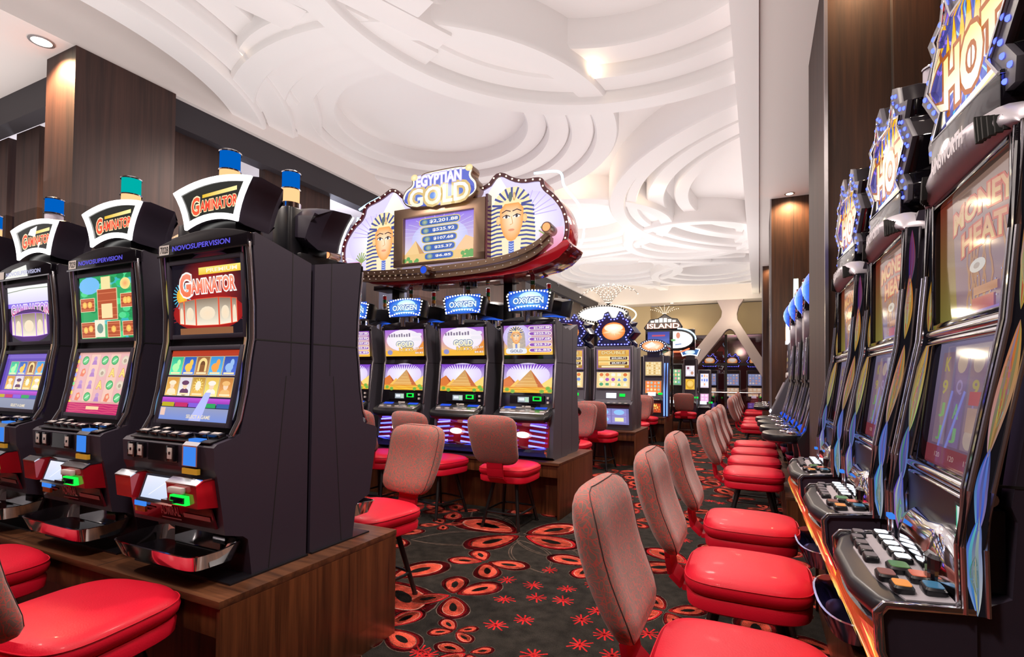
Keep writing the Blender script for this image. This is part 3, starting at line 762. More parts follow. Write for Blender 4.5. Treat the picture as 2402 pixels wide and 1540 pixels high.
def art_pyramids():
    a = Art(); a.rect(-.5, -.5, .5, .5, [(.98, .9, .95), (.2, .05, .55)]); a.disc(.0, .12, .45, .42, (1, 1, 1), (.8, .68, 1), 28)
    for k in range(16):
        x = -.5+k/15; a.poly([(x-.03, .5), (x+.03, .5), (x*.75, .3)], (.22, .06, .6))
    a.poly([(-.5, -.3), (-.15, -.3), (-.38, .08), (-.5, -.05)], (.75, .2, .04)); a.poly([(-.38, .08), (-.15, -.3), (-.24, -.3)], (.5, .1, .03))
    a.poly([(-.38, -.34), (0, -.34), (-.2, -.04)], (1, .58, .12)); a.poly([(.5, -.3), (.2, -.3), (.5, .06)], (1, .72, .2))
    a.poly([(-.28, -.3), (.34, -.3), (.06, .3)], [(.85, .45, .12), (.85, .45, .12), (.6, .34, .14)]); a.poly([(.06, .3), (.34, -.3), (.22, -.3)], (.6, .16, .05)); 
    for k in range(4): y = -.22+k*.11; w = .31-.058*k*1.7; a.line([(.03-w*.85, y), (.03+w*.6, y)], .012, (1, .7, .28))
    a.rect(-.5, -.5, .5, -.3, [(1, .55, .02), (.9, .38, .05)]); 
    for k in range(5): a.line([(-.5+i/10, -.33-.035*k+.014*math.sin(i*1.7+k*2)) for i in range(11)], .014, (1, .78, .12) if k % 2 else (.65, .2, .02))
    for x, y in ((-.42, -.4), (.42, -.34), (.46, -.42), (-.3, -.46), (.3, -.45)): a.disc(x, y, .05, .07, (.12, .4, .08), (.3, .5, .05), 9)
    a.rect(-.1, .46, .1, .49, (.3, .2, .6))
    return a
def art_gold_hits():
    a = Art(); a.rect(-.5, -.5, .5, .5, [(1, .6, .12), (.36, .12, .75)]); a.disc(0, .08, .46, .4, (1, .98, .95), (.95, .85, .98), 28)
    a.rect(-.5, -.5, .5, -.3, (.95, .5, .05)); a.poly([(.3, -.35), (.5, -.35), (.5, .05)], (.85, .3, .05))
    for k in range(9): a.rect(-.4+k*.066, .21, -.36+k*.066, .3+.02*(k % 3), (.25, .2, .3))
    a.rrect(.2, .22, .46, .34, .05, (.9, .85, .95)); a.rrect(.2, .06, .46, .17, .05, (.88, .84, .92))
    a.text('GOLD', .02, -.06, .44, .2, (1, .86, .45), .1, (.28, .33, .45), .04, top=(1, 1, .9)); a.text('HITS', .05, -.26, .36, .14, (1, .68, .15), .06, (.55, .25, .05), .03)
    a.disc(-.38, -.36, .07, .09, (.3, .3, .6), n=12); a.text('$25.37', .38, -.22, .2, .07, W_, .05, (.6, .25, .05), .02); a.text('$6.85', .38, -.38, .2, .07, W_, .05, (.4, .1, .05), .02)
    return a
def pharaoh(a, x, y, w, h):
    """plain striped head-cloth, face and collar"""
    blue = (.06, .08, .3); gold = (1, .8, .45); skin = (1, .68, .32)
    P_ = lambda pts: [(x+u*w, y+v*h) for u, v in pts]
    hood = [(-.5, -.5), (-.47, -.1), (-.42, .2), (-.3, .4), (-.12, .5), (.12, .5), (.3, .4), (.42, .2), (.47, -.1), (.5, -.5)]
    a.poly(P_(hood), gold)
    for k in range(13):
        v = -.46+k*.058; e = .48-.09*max(0, v+.1)
        a.line(P_([(-e, v-.03), (-.3, v), (.3, v), (e, v-.03)]), .026*h, blue)
    for k in range(9):
        t = PI*(k+.8)/9.6; a.line(P_([(.2*math.cos(t), .22+.14*math.sin(t)), (.42*math.cos(t), .2+.3*math.sin(t))]), .03*h, blue)
    a.poly(P_([(-.17, -.5), (.17, -.5), (.2, -.2), (-.2, -.2)]), (1, .8, .55))
    fp = P_([(-.24, .2), (-.24, .08), (-.22, -.03), (-.16, -.15), (-.08, -.22), (0, -.24), (.08, -.22), (.16, -.15), (.22, -.03), (.24, .08), (.24, .2), (.14, .28), (-.14, .28)]); n_ = len(fp)
    a._add([(x+.01*w, y+.07*h)]+fp, [(0, 1+k, 1+(k+1) % n_) for k in range(n_)], [(1, .86, .62)]+[(.9, .36, .07)]*n_)
    for s in (-1, 1):
        a.disc(x+s*.27*w, y+.06*h, .045*w, .06*h, skin, (.9, .5, .2), 12)
        a.disc(x+s*.105*w, y+.1*h, .07*w, .022*h, W_, n=14); a.disc(x+s*.105*w, y+.1*h, .026*w, .022*h, (.03, .02, .03), n=10)
        a.line(P_([(s*.19, .1), (s*.11, .127), (s*.03, .1)]), .012*h, (.04, .02, .03)); a.line(P_([(s*.2, .16), (s*.11, .19), (s*.02, .17)]), .014*h, (.05, .02, .03))
    a.line(P_([(.0, .1), (.025, -.0), (-.03, -.015)]), .01*h, (.7, .32, .1)); a.disc(x, y-.085*h, .065*w, .017*h, (.8, .3, .15), n=14)
    a.rect(x-.24*w, y+.28*h, x+.24*w, y+.31*h, gold); a.disc(x-.03*w, y+.37*h, .04*w, .07*h, (.12, .16, .14), n=10); a.disc(x+.05*w, y+.37*h, .03*w, .06*h, gold, (.6, .3, .05), 10)
    a.rect(x-.055*w, y-.5*h, x+.055*w, y-.24*h, (.1, .16, .55))
    for k in range(7): a.line(P_([(-.05, -.27-.033*k), (0, -.285-.033*k), (.05, -.27-.033*k)]), .009*h, (.6, .7, 1))
    a.rect(x-.2*w, y-.5*h, x+.2*w, y-.47*h, (.1, .3, .25)); a.disc(x, y-.47*h, .06*w, .04*h, (.15, .55, .3), n=12)
VALS = ['$2,201.88', '$525.92', '$107.68', '$25.37', '$6.85']
def art_values(jackpot=True):
    a = Art(); a.rect(-.5, -.5, .5, .5, [(1, .62, .15), (.3, .08, .6)]); a.disc(-.22, .1, .3, .42, (.9, .92, 1), (.62, .5, .9), 24)
    a.rect(-.5, -.5, .5, -.28, (.95, .52, .06)); pharaoh(a, -.24, .05, .4, .78); a.rrect(-.46, -.46, -.02, -.28, .06, (.85, .88, .95)); a.text('GOLD', -.24, -.37, .26, .1, (.3, .3, .4), bold=.04)
    for i, v in enumerate(VALS):
        y = .37-i*.18; a.rrect(.02, y-.07, .49, y+.07, .065, (1, .9, .75)); a.rrect(.04, y-.05, .475, y+.05, .05, (.3, .1, .5)); a.text(v, .29, y, .32, .075, W_, bold=.03)
    return a
def art_oxygen():
    a = Art(); a.rect(-.5, -.5, .5, .5, (.02, .1, .65)); a.disc(0, 0, .5, .5, (.2, .65, 1), (.02, .12, .7), 28); a.disc(.05, .12, .3, .3, (1, 1, 1), (.5, .85, 1), 20)
    a.text('OXYGEN', 0, -.02, .78, .32, (.8, .95, 1), .07, (.02, .08, .4), .04); a.line([(-.3, -.3), (.3, -.28)], .04, (.6, .9, 1))
    return a
def art_fire(seed=1, w=1.):
    a = Art(); a.rect(-.5, -.5, .5, .5, (.5, .06, .02)); random.seed(seed)
    for k in range(46):
        x = random.uniform(-.48, .48); y = random.uniform(-.5, .3); s = random.uniform(.06, .2)
        c = random.choice([(1, .3, .03), (1, .55, .05), (1, .8, .2), (1, .95, .6), (.7, .1, .02)])
        a.poly([(x-s*.25, y), (x+s*.25, y), (x+s*.12*random.uniform(-2, 2), min(.5, y+s*1.6))], c)
    return a
def art_money_heat():
    a = Art(); a.rect(-.5, -.5, .5, .5, [(.28, .16, .3), (.42, .26, .2)]); a.poly([(-.5, -.5), (-.22, -.5), (-.3, .5), (-.5, .5)], [(.3, .25, .05), (.4, .35, .08), (.3, .06, .03), (.3, .05, .03)])
    random.seed(4)
    for k in range(14):
        x = random.uniform(-.1, .5); a.line([(x+.02*math.sin(i*1.3+k), -.45+i*.07) for i in range(9)], .02, (.55, .25, .12))
    a.text('MONEY', .1, .27, .74, .17, (1, .72, .3), .07, (.75, .1, .05), .03, arch=.05, top=(.9, .42, .2)); a.text('HEAT', .12, .06, .54, .17, (1, .7, .28), .07, (.75, .1, .05), .03, arch=.03, top=(.9, .4, .2))
    a.disc(.06, -.14, .1, .05, (.95, .9, .85), n=20); a.disc(.05, -.14, .04, .022, (.6, .5, .45), n=12)
    for k in range(30): a.disc(random.uniform(-.05, .48), random.uniform(-.48, -.2), .006, .007, (.45, .55, 1), n=6)
    a.rect(.02, -.36, .3, -.3, (.75, .35, .2)); a.rect(.0, -.47, .26, -.38, (.65, .1, .12)); a.rect(-.15, -.5, .5, -.47, (.35, .2, .6))
    return a
def art_reel_dim():
    a = Art(); a.rect(-.5, -.5, .5, .5, [(.2, .1, .18), (.3, .26, .42)]); random.seed(9)
    for c in range(4):
        x = -.33+c*.22; a.rect(x-.095, -.34, x+.095, .42, (.26, .17, .36) if c % 2 else (.34, .22, .3))
        for r, ch in enumerate(('9', 'A', 'K', 'Q')):
            y = .32-r*.19; a.text(random.choice('9AKQJ'), x, y, .09, .12, random.choice([(.25, .5, .2), (.6, .3, .2), (.55, .45, .15), (.4, .3, .6)]), bold=.03) if random.random() < .7 else a.disc(x, y, .07, .08, (.6, .45, .4), n=14)
    for x, t in ((-.2, .35), (-.02, .55)): a.line([(x-t*.4, -.5), (x, .1)], .03, (.3, .32, .9))
    a.rect(-.5, -.5, .5, -.36, (.3, .05, .07)); 
    for k in range(4): a.text('120', -.3+k*.22, -.43, .08, .04, (.7, .5, .45))
    a.rect(.05, -.2, .45, -.02, (.55, .35, .3)); a.rect(.05, -.0, .45, .1, (.6, .12, .15))
    return a
def art_burst(core=(1, .95, .8), mid=(1, .45, .05), edge=(.05, .05, .4)):
    a = Art(); a.rect(-.5, -.5, .5, .5, edge); a.disc(0, 0, .46, .46, mid, tuple(c*.7 for c in mid), 24); a.disc(0, .06, .36, .3, core, tuple((core[i]+mid[i])/2 for i in range(3)), 24); return a
def art_symbols(seed, bg, cols, n=5, m=4, title=None):
    a = Art(); random.seed(seed); a.rect(-.5, -.5, .5, .5, bg); top = .5 if not title else .28
    if title: a.text(title, 0, .38, .8, .13, cols[0], .05, (.2, .05, .02), .03)
    for c in range(n):
        for r in range(m):
            w = .9/n; h = (top+.42)/m; x = -.45+(c+.5)*w; y = -.42+(r+.5)*h; col = random.choice(cols)
            a.rect(x-w*.45, y-h*.45, x+w*.45, y+h*.45, tuple(min(1, q*1.25+.04) for q in bg)); k = random.random()
            if k < .5: a.disc(x, y, w*.34, h*.36, col, n=12)
            elif k < .8: a.poly([(x-w*.3, y-h*.3), (x+w*.3, y-h*.3), (x, y+h*.36)], col)
            else: a.rect(x-w*.28, y-h*.26, x+w*.28, y+h*.26, col)
    return a
def frame_plane(p0, p1, x0, x1):
    """O,U,V for art on a panel between (y,z) points p0 (bottom) and p1 (top), facing -y"""
    O = ((x0+x1)/2, (p0[0]+p1[0])/2, (p0[1]+p1[1])/2)
    return O, (x1-x0, 0, 0), (0, p1[0]-p0[0], p1[1]-p0[1])
def bezel(mb, p0, p1, x0, x1, w, t, mi=0):
    """four bars round a panel, standing t proud"""
    d = Vector((p1[0]-p0[0], p1[1]-p0[1])).normalized(); n = Vector((-abs(d.y), d.x*(1 if d.y > 0 else -1)))*t
    def seg(a, b, xa, xb): mb.prism([a, b, (b[0]+n.x, b[1]+n.y), (a[0]+n.x, a[1]+n.y)], xa, xb, 'x', mi)
    e0 = (p0[0]-d.x*w, p0[1]-d.y*w); e1 = (p1[0]+d.x*w, p1[1]+d.y*w)
    seg(e0, e1, x0-w, x0); seg(e0, e1, x1, x1+w); seg(e0, p0, x0, x1); seg(p1, e1, x0, x1)
def strip(mb, path, x0, x1, t, mi=0):
    """thin bar following a (y,z) path, t proud of it towards -y"""
    P_ = [Vector(p) for p in path]; ns = []
    for i, p in enumerate(P_):
        d = (P_[min(i+1, len(P_)-1)]-P_[max(i-1, 0)]).normalized(); n = Vector((-d.y, d.x))*t
        ns.append(-n if n.x > 0 else n)
    w = (x1-x0)*.22
    mb.loft([[(x0, p.x, p.y), (x1, p.x, p.y), (x1, p.x+n.x*.65, p.y+n.y*.65), (x1-w, p.x+n.x, p.y+n.y), (x0+w, p.x+n.x, p.y+n.y), (x0, p.x+n.x*.65, p.y+n.y*.65)] for p, n in zip(P_, ns)], mi)
def side_ribbon(seed):
    """printed and lit pattern of the strips beside the screens: long lens shapes on black, u across, v along"""
    a = Art(); random.seed(seed)
    for i in range(24): a.h = 0; a.rect(-.5, -.5+i/24, .5, -.5+(i+1)/24, (.006, .006, .01))
    a.h = 2
    def lens(v0, v1, w, c0, c1):
        n = 14; ph = random.uniform(0, 6)
        for q in range(5):   # five ragged long streaks side by side
            m = lambda c: tuple(min(1, k*random.uniform(.25, 1.15)) for k in c)
            ca, cb = m(c0 if q % 2 else c1), m(c1 if q % 2 else c0); lo = -.5+q*.2; g = .2
            for k in range(n):
                t0 = k/n; t1 = (k+1)/n; a.h = 3
                f = lambda t: (w*math.sin(PI*t)**.8+.01, .06*math.sin(ph+5*t))
                (w0, o0), (w1, o1) = f(t0), f(t1); c_ = lambda t: tuple(ca[i]*(1-t)+cb[i]*t for i in range(3))
                a.poly([(lo*w0+o0, v0+(v1-v0)*t0), ((lo+g)*w0+o0, v0+(v1-v0)*t0), ((lo+g)*w1+o1, v0+(v1-v0)*t1), (lo*w1+o1, v0+(v1-v0)*t1)], [c_(t0), c_(t0), c_(t1), c_(t1)])
    lens(.3, .49, .5, (.5, .02, .02), (.1, .15, .4)); lens(.12, .34, .6, (.9, .35, .03), (.95, .75, .3)); lens(.16, .3, .4, (.95, .9, .7), (.9, .6, .1))
    lens(-.18, .1, .75, (.95, .4, .06), (.9, .8, .55)); lens(-.12, .04, .4, (.6, .05, .02), (.95, .85, .6))
    lens(-.34, -.16, .6, (.05, .12, .8), (.5, .6, .95)); lens(-.5, -.3, .8, (.08, .2, .9), (.75, .8, .9)); lens(-.46, -.38, .4, (.02, .4, .15), (.8, .9, .8))
    return a
def ribbon_on(path, xs, parent, seed, side=None, mat='artdim'):
    """side None: faces -y between xs[0] and xs[1]; else faces side*x at x = xs, spread over y offsets side"""
    L = [0.]
    for p, q in zip(path, path[1:]): L.append(L[-1]+math.hypot(q[0]-p[0], q[1]-p[1]))
    def at(v):
        d = min(max((v+.5), 0), 1)*L[-1]
        for i in range(len(L)-1):
            if d <= L[i+1]+1e-9: t = (d-L[i])/(L[i+1]-L[i]); return path[i][0]+(path[i+1][0]-path[i][0])*t, path[i][1]+(path[i+1][1]-path[i][1])*t
        return path[-1]
    def fn(u, v, h):
        y, z = at(v)
        if side is None: return (xs[0]+(u+.5)*(xs[1]-xs[0]), y-h, z)
        return (xs+h, y+side[0]+(u+.5)*(side[1]-side[0]), z)
    return side_ribbon(seed).build('side_light_strip', M[mat], parent, None, None, None, .0003, fn)
def candle(parent, x, y, z, r, cols, hs, capm='chrome', base=.012):
    """signal lamp: chrome base, coloured lenses divided by rings"""
    g = MB(); g.cyl((x, y), r*1.12, z, z+base, 20); o = g.build('signal_lamp', M[capm], parent, smooth=True); zz = z+base
    for c, h in zip(cols, hs):
        k = MB(); k.cyl((x, y), r*.94, zz, zz+h, 20); k.build('lens', M[c], o, smooth=True); zz += h
        k = MB(); k.cyl((x, y), r*1.06, zz, zz+.007, 20); k.build('ring', M[capm], o, smooth=True); zz += .007
    k = MB(); k.cyl((x, y), r*1.0, zz, zz+.008, 20, r2=r*.8); k.build('cap', M[capm], o, smooth=True)
    return o

# ------------------------------------------------------------------ near left bank
PA = [(-.004, 0), (-.311, 0), (-.335, .17), (-.36, .19), (-.445, .215), (-.487, .465), (-.5, .498), (-.506, .593), (-.49, .607), (-.415, .627),
      (-.385, .64), (-.345, .82), (-.325, .977), (-.312, 1.064), (-.315, 1.21), (-.328, 1.363), (-.345, 1.535), (-.33, 1.548), (-.004, 1.47)]
TRIM_A = [(-.415, .63), (-.378, .70), (-.353, .823), (-.335, .977), (-.322, 1.064), (-.325, 1.21), (-.338, 1.363), (-.353, 1.50)]
LOW_A = ((-.392, .685), (-.332, 1.015)); UP_A = ((-.322, 1.095), (-.345, 1.435))
def topper_outline(g=0.):
    o = arc3((-.285, 1.811), (.0, 1.85), (.292, 1.812), 10)+arc3((.292, 1.812), (.228, 1.712), (.199, 1.612), 5)[1:]+arc3((.199, 1.612), (.005, 1.645), (-.182, 1.611), 10)[1:]+arc3((-.182, 1.611), (-.215, 1.712), (-.285, 1.811), 5)[1:-1]
    return grow(o[::-1], g) if g else o[::-1]
def make_bank_a(label, group):
    t = thing('slot_machine', label, 'slot machine', group=group)
    mb = MB(); mb.prism(PA, -.328, .328, 'x', 0)
    for y, z0, z1 in ((-.185, 0., .9), (-.12, .9, 1.5)):
        for s in (-1, 1): mb.box((s*.3282, y-.0, (z0+z1)/2), (.0012, .004, z1-z0), 1, Matrix.Rotation(R(-5 if z0 < .5 else 0), 3, 'X'))
    for s in (-1, 1): mb.bb(s*.328-.001, s*.328+.001, -.32, -.004, 1.06, 1.066, 1)
    mb.build('cabinet', [M['shell'], M['seam']], t)
    mb = MB(); mb.bb(-.345, .345, -.43, -.005, .0003, .008); mb.build('base_mat', M['black'], t)
    for s in (-1, 1):
        mb = MB(); strip(mb, TRIM_A, s*.316-.013, s*.316+.013, .016); mb.build('chrome_trim', M['satin'], t, bevel=.004)
        mb = MB(); strip(mb, TRIM_A[1:], s*.285-.014, s*.285+.014, .012); mb.build('inner_trim', M['gloss'], t, bevel=.003)
        ribbon_on([(y-.0125, z) for y, z in TRIM_A[1:]], (s*.285-.012, s*.285+.012), t, 11+s)
    for nm, (p0, p1), x0, x1 in (('upper_bezel', UP_A, -.248, .268), ('lower_bezel', LOW_A, -.24, .262)):
        mb = MB(); bezel(mb, p0, p1, x0, x1, .022, .016); mb.build(nm, M['shell'], t, bevel=.003)
    # header: arched glossy panel
    top = arc3((-.32, 1.535), (.02, 1.582), (.328, 1.54), 12)
    mb = MB(); mb.prism([(.328, 1.482), (-.32, 1.482)]+top, -.372, -.33, 'y'); mb.build('header_panel', M['gloss'], t, bevel=.004)
    mb = MB(); mb.bb(-.32, .328, -.378, -.36, 1.474, 1.482); mb.build('header_trim', M['chrome'], t)
    # button deck
    mb = MB(); mb.prism([(-.503, .607), (-.42, .628), (-.42, .634), (-.505, .613)], -.27, .3, 'x'); mb.build('button_deck', M['black'], t, bevel=.002)
    Rx = Matrix.Rotation(R(14), 3, 'X')
    first = None
    for x, y, w in ((-.225, -.462, .085), (-.2, -.43, .055), (-.12, -.428, .055), (-.13, -.468, .06), (-.06, -.468, .06), (.01, -.468, .06), (.08, -.468, .06), (.17, -.44, .075), (.25, -.44, .075)):
        mb = MB(); z = .622+(y+.462)*.25; mb.box((x, y, z+.008), (w, .036, .02), 0, Rx); mb.box((x, y-.001, z+.0185), (w-.02, .022, .002), 1, Rx)
        mb.build('button', [M['gloss'], M['ivory']], t, bevel=.002)
    mb = MB(); mb.bb(-.12, .09, -.509, -.505, .515, .59); mb.build('front_window', M['gloss'], t)
    for x in (-.235, -.165, .055):
        mb = MB(); mb.bb(x-.026, x+.026, -.52, -.505, .52, .588, 0); mb.bb(x-.017, x+.017, -.5215, -.519, .53, .58, 1); mb.bb(x-.007, x+.007, -.5225, -.521, .55, .562, 0)
        mb.build('square_button', [M['gloss'], M['ivory']], t, bevel=.002)
    mb = MB(); mb.prism([(-.506, .505), (-.522, .51), (-.522, .598), (-.506, .612), (-.44, .63), (-.44, .6)], .145, .245, 'x', 0); mb.bb(.155, .235, -.5235, -.5215, .512, .592, 1); mb.bb(.16, .23, -.505, -.47, .604, .624, 1)
    mb.build('bill_acceptor', [M['chrome'], M['blueglow']], t)
    mb = MB(); mb.bb(.145, .245, -.5215, -.506, .476, .5); mb.build('yellow_label', M['yellow'], t)
    # lower console
    for x0, x1 in ((-.268, -.15), (.11, .308)):
        mb = MB(); mb.prism([(-.46, .335), (-.555, .348), (-.565, .44), (-.535, .458), (-.46, .462)], x0, x1, 'x', 0)
        mb.prism([(-.455, .462), (-.535, .4585), (-.566, .4405), (-.5665, .446), (-.536, .4645), (-.455, .468)], x0-.002, x1+.002, 'x', 1)
        mb.build('console_box', [M['redgloss'], M['chrome']], t)
    mb = MB(); mb.prism([(-.46, .325), (-.54, .335), (-.5, .462), (-.46, .462)], -.15, .11, 'x'); mb.build('console_cradle', M['chrome'], t)
    a = Art(); a.rect(-.5, -.5, .5, .5, (.02, .02, .03)); a.rect(-.44, -.42, .44, .42, [(.62, .72, .95), (.85, .88, 1)]); a.line([(-.2, -.3), (.3, .35)], .02, (1, 1, 1)); a.build('console_display', M['art'], t, (-.022, -.5235, .398), (.22, 0, 0), (0, .034, .108))
    mb = MB(); mb.bb(.15, .24, -.585, -.562, .405, .432); mb.build('card_bezel', M['ivory'], t, bevel=.006)
    mb = MB(); mb.ringprism([(.155, .36), (.26, .36), (.26, .398), (.155, .398)], [(.16, .366), (.253, .366), (.253, .392), (.16, .392)], -.576, -.555, 'y', 0); mb.bb(.161, .247, -.578, -.556, .367, .391, 1); mb.bb(.145, .215, -.605, -.57, .37, .384, 1)
    mb.build('card_reader', [M['green'], M['gloss']], t)
    mb = MB(); mb.prism([(-.462, .24), (-.485, .33), (-.48, .33), (-.45, .24)], -.29, .29, 'x'); mb.build('lower_door', M['maroon'], t)
    a = Art(); a.text('ADMIRAL', 0, .08, .5, .5, (.55, .42, .45), bold=.02); a.rect(-.25, -.36, .25, -.3, (.4, .3, .32)); a.rect(.34, -.14, .98, .08, (.45, .28, .3)); a.rect(-.95, .0, -.4, .1, (.3, .18, .2))
    a.build('maker_plate', M['print_'], t, (.0, -.477, .285), (.28, 0, 0), (0, -.023, .09))
    mb = MB(); mb.bb(-.25, -.17, -.49, -.482, .292, .314, 0); mb.build('blue_label', M['blueglow'], t)
    mb = MB(); mb.bb(-.247, -.172, -.487, -.476, .266, .29, 0); mb.build('yellow_label', M['yellow'], t)
    # coin tray
    mb = MB(); rg = []
    for a_, b_, z in ((.25, .085, .078), (.27, .105, .084), (.297, .13, .15), (.291, .124, .152), (.268, .104, .1), (.24, .08, .095)):
        rg.append([(x+.012, -.45+y, z+(.012 if y > 0 and z > .1 else 0)) for x, y in ell(0, 0, a_, b_, 36, 7)])
    mb.loft(rg); tray = mb.build('coin_tray', M['chrome'], t, smooth=True)
    mb = MB(); mb.bb(-.16, .17, -.355, -.345, .1, .215); mb.bb(.17, .25, -.39, -.33, .15, .2); mb.build('tray_guard', M['gloss'], tray)
    # topper: tilted light box with arched neon frame
    mb = MB(); mb.prism([(-.16, -.33), (.2, -.33), (.16, -.1), (-.12, -.1)], 1.49, 1.575, 'z'); mb.bb(-.11, .15, -.3, -.16, 1.56, 1.64); mb.build('topper_stand', M['black'], t, bevel=.004)
    o = topper_outline(); oi = grow(o, -.028); ob = [(x*.98+.012, z+.006) for x, z in grow(o, .004)]
    mb = MB(); n = len(o)
    mb.loft([[(x, -.318, z) for x, z in grow(o, -.002)], [(x, -.29, z) for x, z in grow(o, .006)], [(x, -.16, z-.012) for x, z in grow(o, .004)], [(x, -.1, z-.02) for x, z in grow(o, -.045)]]); tp = mb.build('topper_housing', M['shell'], t, bevel=.004)
    mb = MB(); mb.ringprism(o, oi, -.334, -.3185, 'y'); mb.build('neon_frame', M['neon'], tp, bevel=.006)
    return t
def topper_face_a(a, t, fn_name='topper_sign'):
    o = a.build(fn_name, M['artsign'], t, (.005, -.3225, 1.725), (.5, 0, 0), (0, 0, .2)); return o
def art_topper_g(glare=False):
    a = Art(); oi = grow(topper_outline(), -.03); a.poly([((x-.005)/.5, (z-1.725)/.2) for x, z in oi], (.018, .02, .016))
    a.poly([(-.14, .17), (.36, .2), (.36, .3), (-.14, .25)], [(.8, .5, .02), (1, .9, .4), (1, .9, .4), (.8, .5, .02)])
    a.text('G', -.24, .0, .12, .44, (.9, .1, .04), .06, (1, .8, .5), .03); a.text('AMINATOR', .1, -.03, .54, .27, (.85, .06, .03), .06, (1, .75, .4), .03)
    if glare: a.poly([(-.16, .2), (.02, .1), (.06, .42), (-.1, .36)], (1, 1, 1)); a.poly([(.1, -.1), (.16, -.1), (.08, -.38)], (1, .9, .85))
    return a
def header_art(t, num, glare=False):
    a = Art(); a.rect(-.49, -.45, -.37, .5, (.75, .7, .68))
    if num: a.text(num, -.43, .03, .1, .7, (.02, .02, .02), bold=.03)
    o = a.build('number_plate', M['print_'], t, (.004, -.3735, 1.51), (.64, 0, 0), (0, 0, .05))
    a = Art()
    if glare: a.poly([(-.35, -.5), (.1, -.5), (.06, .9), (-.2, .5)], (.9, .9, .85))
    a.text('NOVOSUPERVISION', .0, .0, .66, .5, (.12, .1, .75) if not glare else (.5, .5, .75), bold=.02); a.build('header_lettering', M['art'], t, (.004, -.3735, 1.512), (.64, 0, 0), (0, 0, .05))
def screens_a(t, up, low):
    O, U, V = frame_plane((UP_A[0][0]-.004, UP_A[0][1]), (UP_A[1][0]-.004, UP_A[1][1]), -.248, .268); up.build('upper_screen', M['art'], t, O, U, V)
    O, U, V = frame_plane((LOW_A[0][0]-.004, LOW_A[0][1]), (LOW_A[1][0]-.004, LOW_A[1][1]), -.24, .262); low.build('lower_screen', M['art'], t, O, U, V)

GA = 'machines of the near left bank'
A0 = make_bank_a('slot machine 7028 at the aisle end of the near left bank, with red screen', GA)
A_front = [A0]
AX = [-2.383, -3.228, -4.07, -4.9]
for x, lab in zip(AX[1:], ('slot machine 7029 with green jungle screen over pink fruit reels', 'slot machine with purple screen and glare across its header, left of 7029', 'slot machine mostly cut off by the left edge of the picture')):
    A_front.append(dup(A0, (x, 1.93, .6), 0, lab))
A0.location = (AX[0], 1.93, .6)
A_back = [dup(A0, (x, 1.945, .6), PI, lab, 'backs of the near left bank') for x, lab in zip(AX, ('slot machine standing back to back with 7028, its topper seen from behind', 'slot machine back to back with 7029, only its dark topper back showing', 'slot machine back to back with the purple one, dark topper back showing'))]
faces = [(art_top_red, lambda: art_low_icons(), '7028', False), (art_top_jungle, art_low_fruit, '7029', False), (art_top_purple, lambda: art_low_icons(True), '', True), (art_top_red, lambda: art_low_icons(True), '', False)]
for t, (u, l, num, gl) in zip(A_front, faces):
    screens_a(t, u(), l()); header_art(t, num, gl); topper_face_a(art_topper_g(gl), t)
for t in A_back:
    screens_a(t, art_top_purple(), art_low_icons()); header_art(t, '')
for t, c in zip(A_front, (['amber', 'bluelens'], ['amber', 'teallens'], ['whitelens', 'bluelens'], ['amber', 'bluelens'])):
    candle(t, -.01, -.22, 1.826, .05, c, (.075, .085))
for t in A_back:
    mb = MB(); mb.prism(ell(.0, -.13, .075, .075, 16, 4), 1.5, 1.83, 'z'); mb.build('topper_post', M['black'], t, bevel=.006)
    candle(t, .0, -.13, 1.826, .05, ['amber', 'bluelens'], (.075, .085), base=.04)

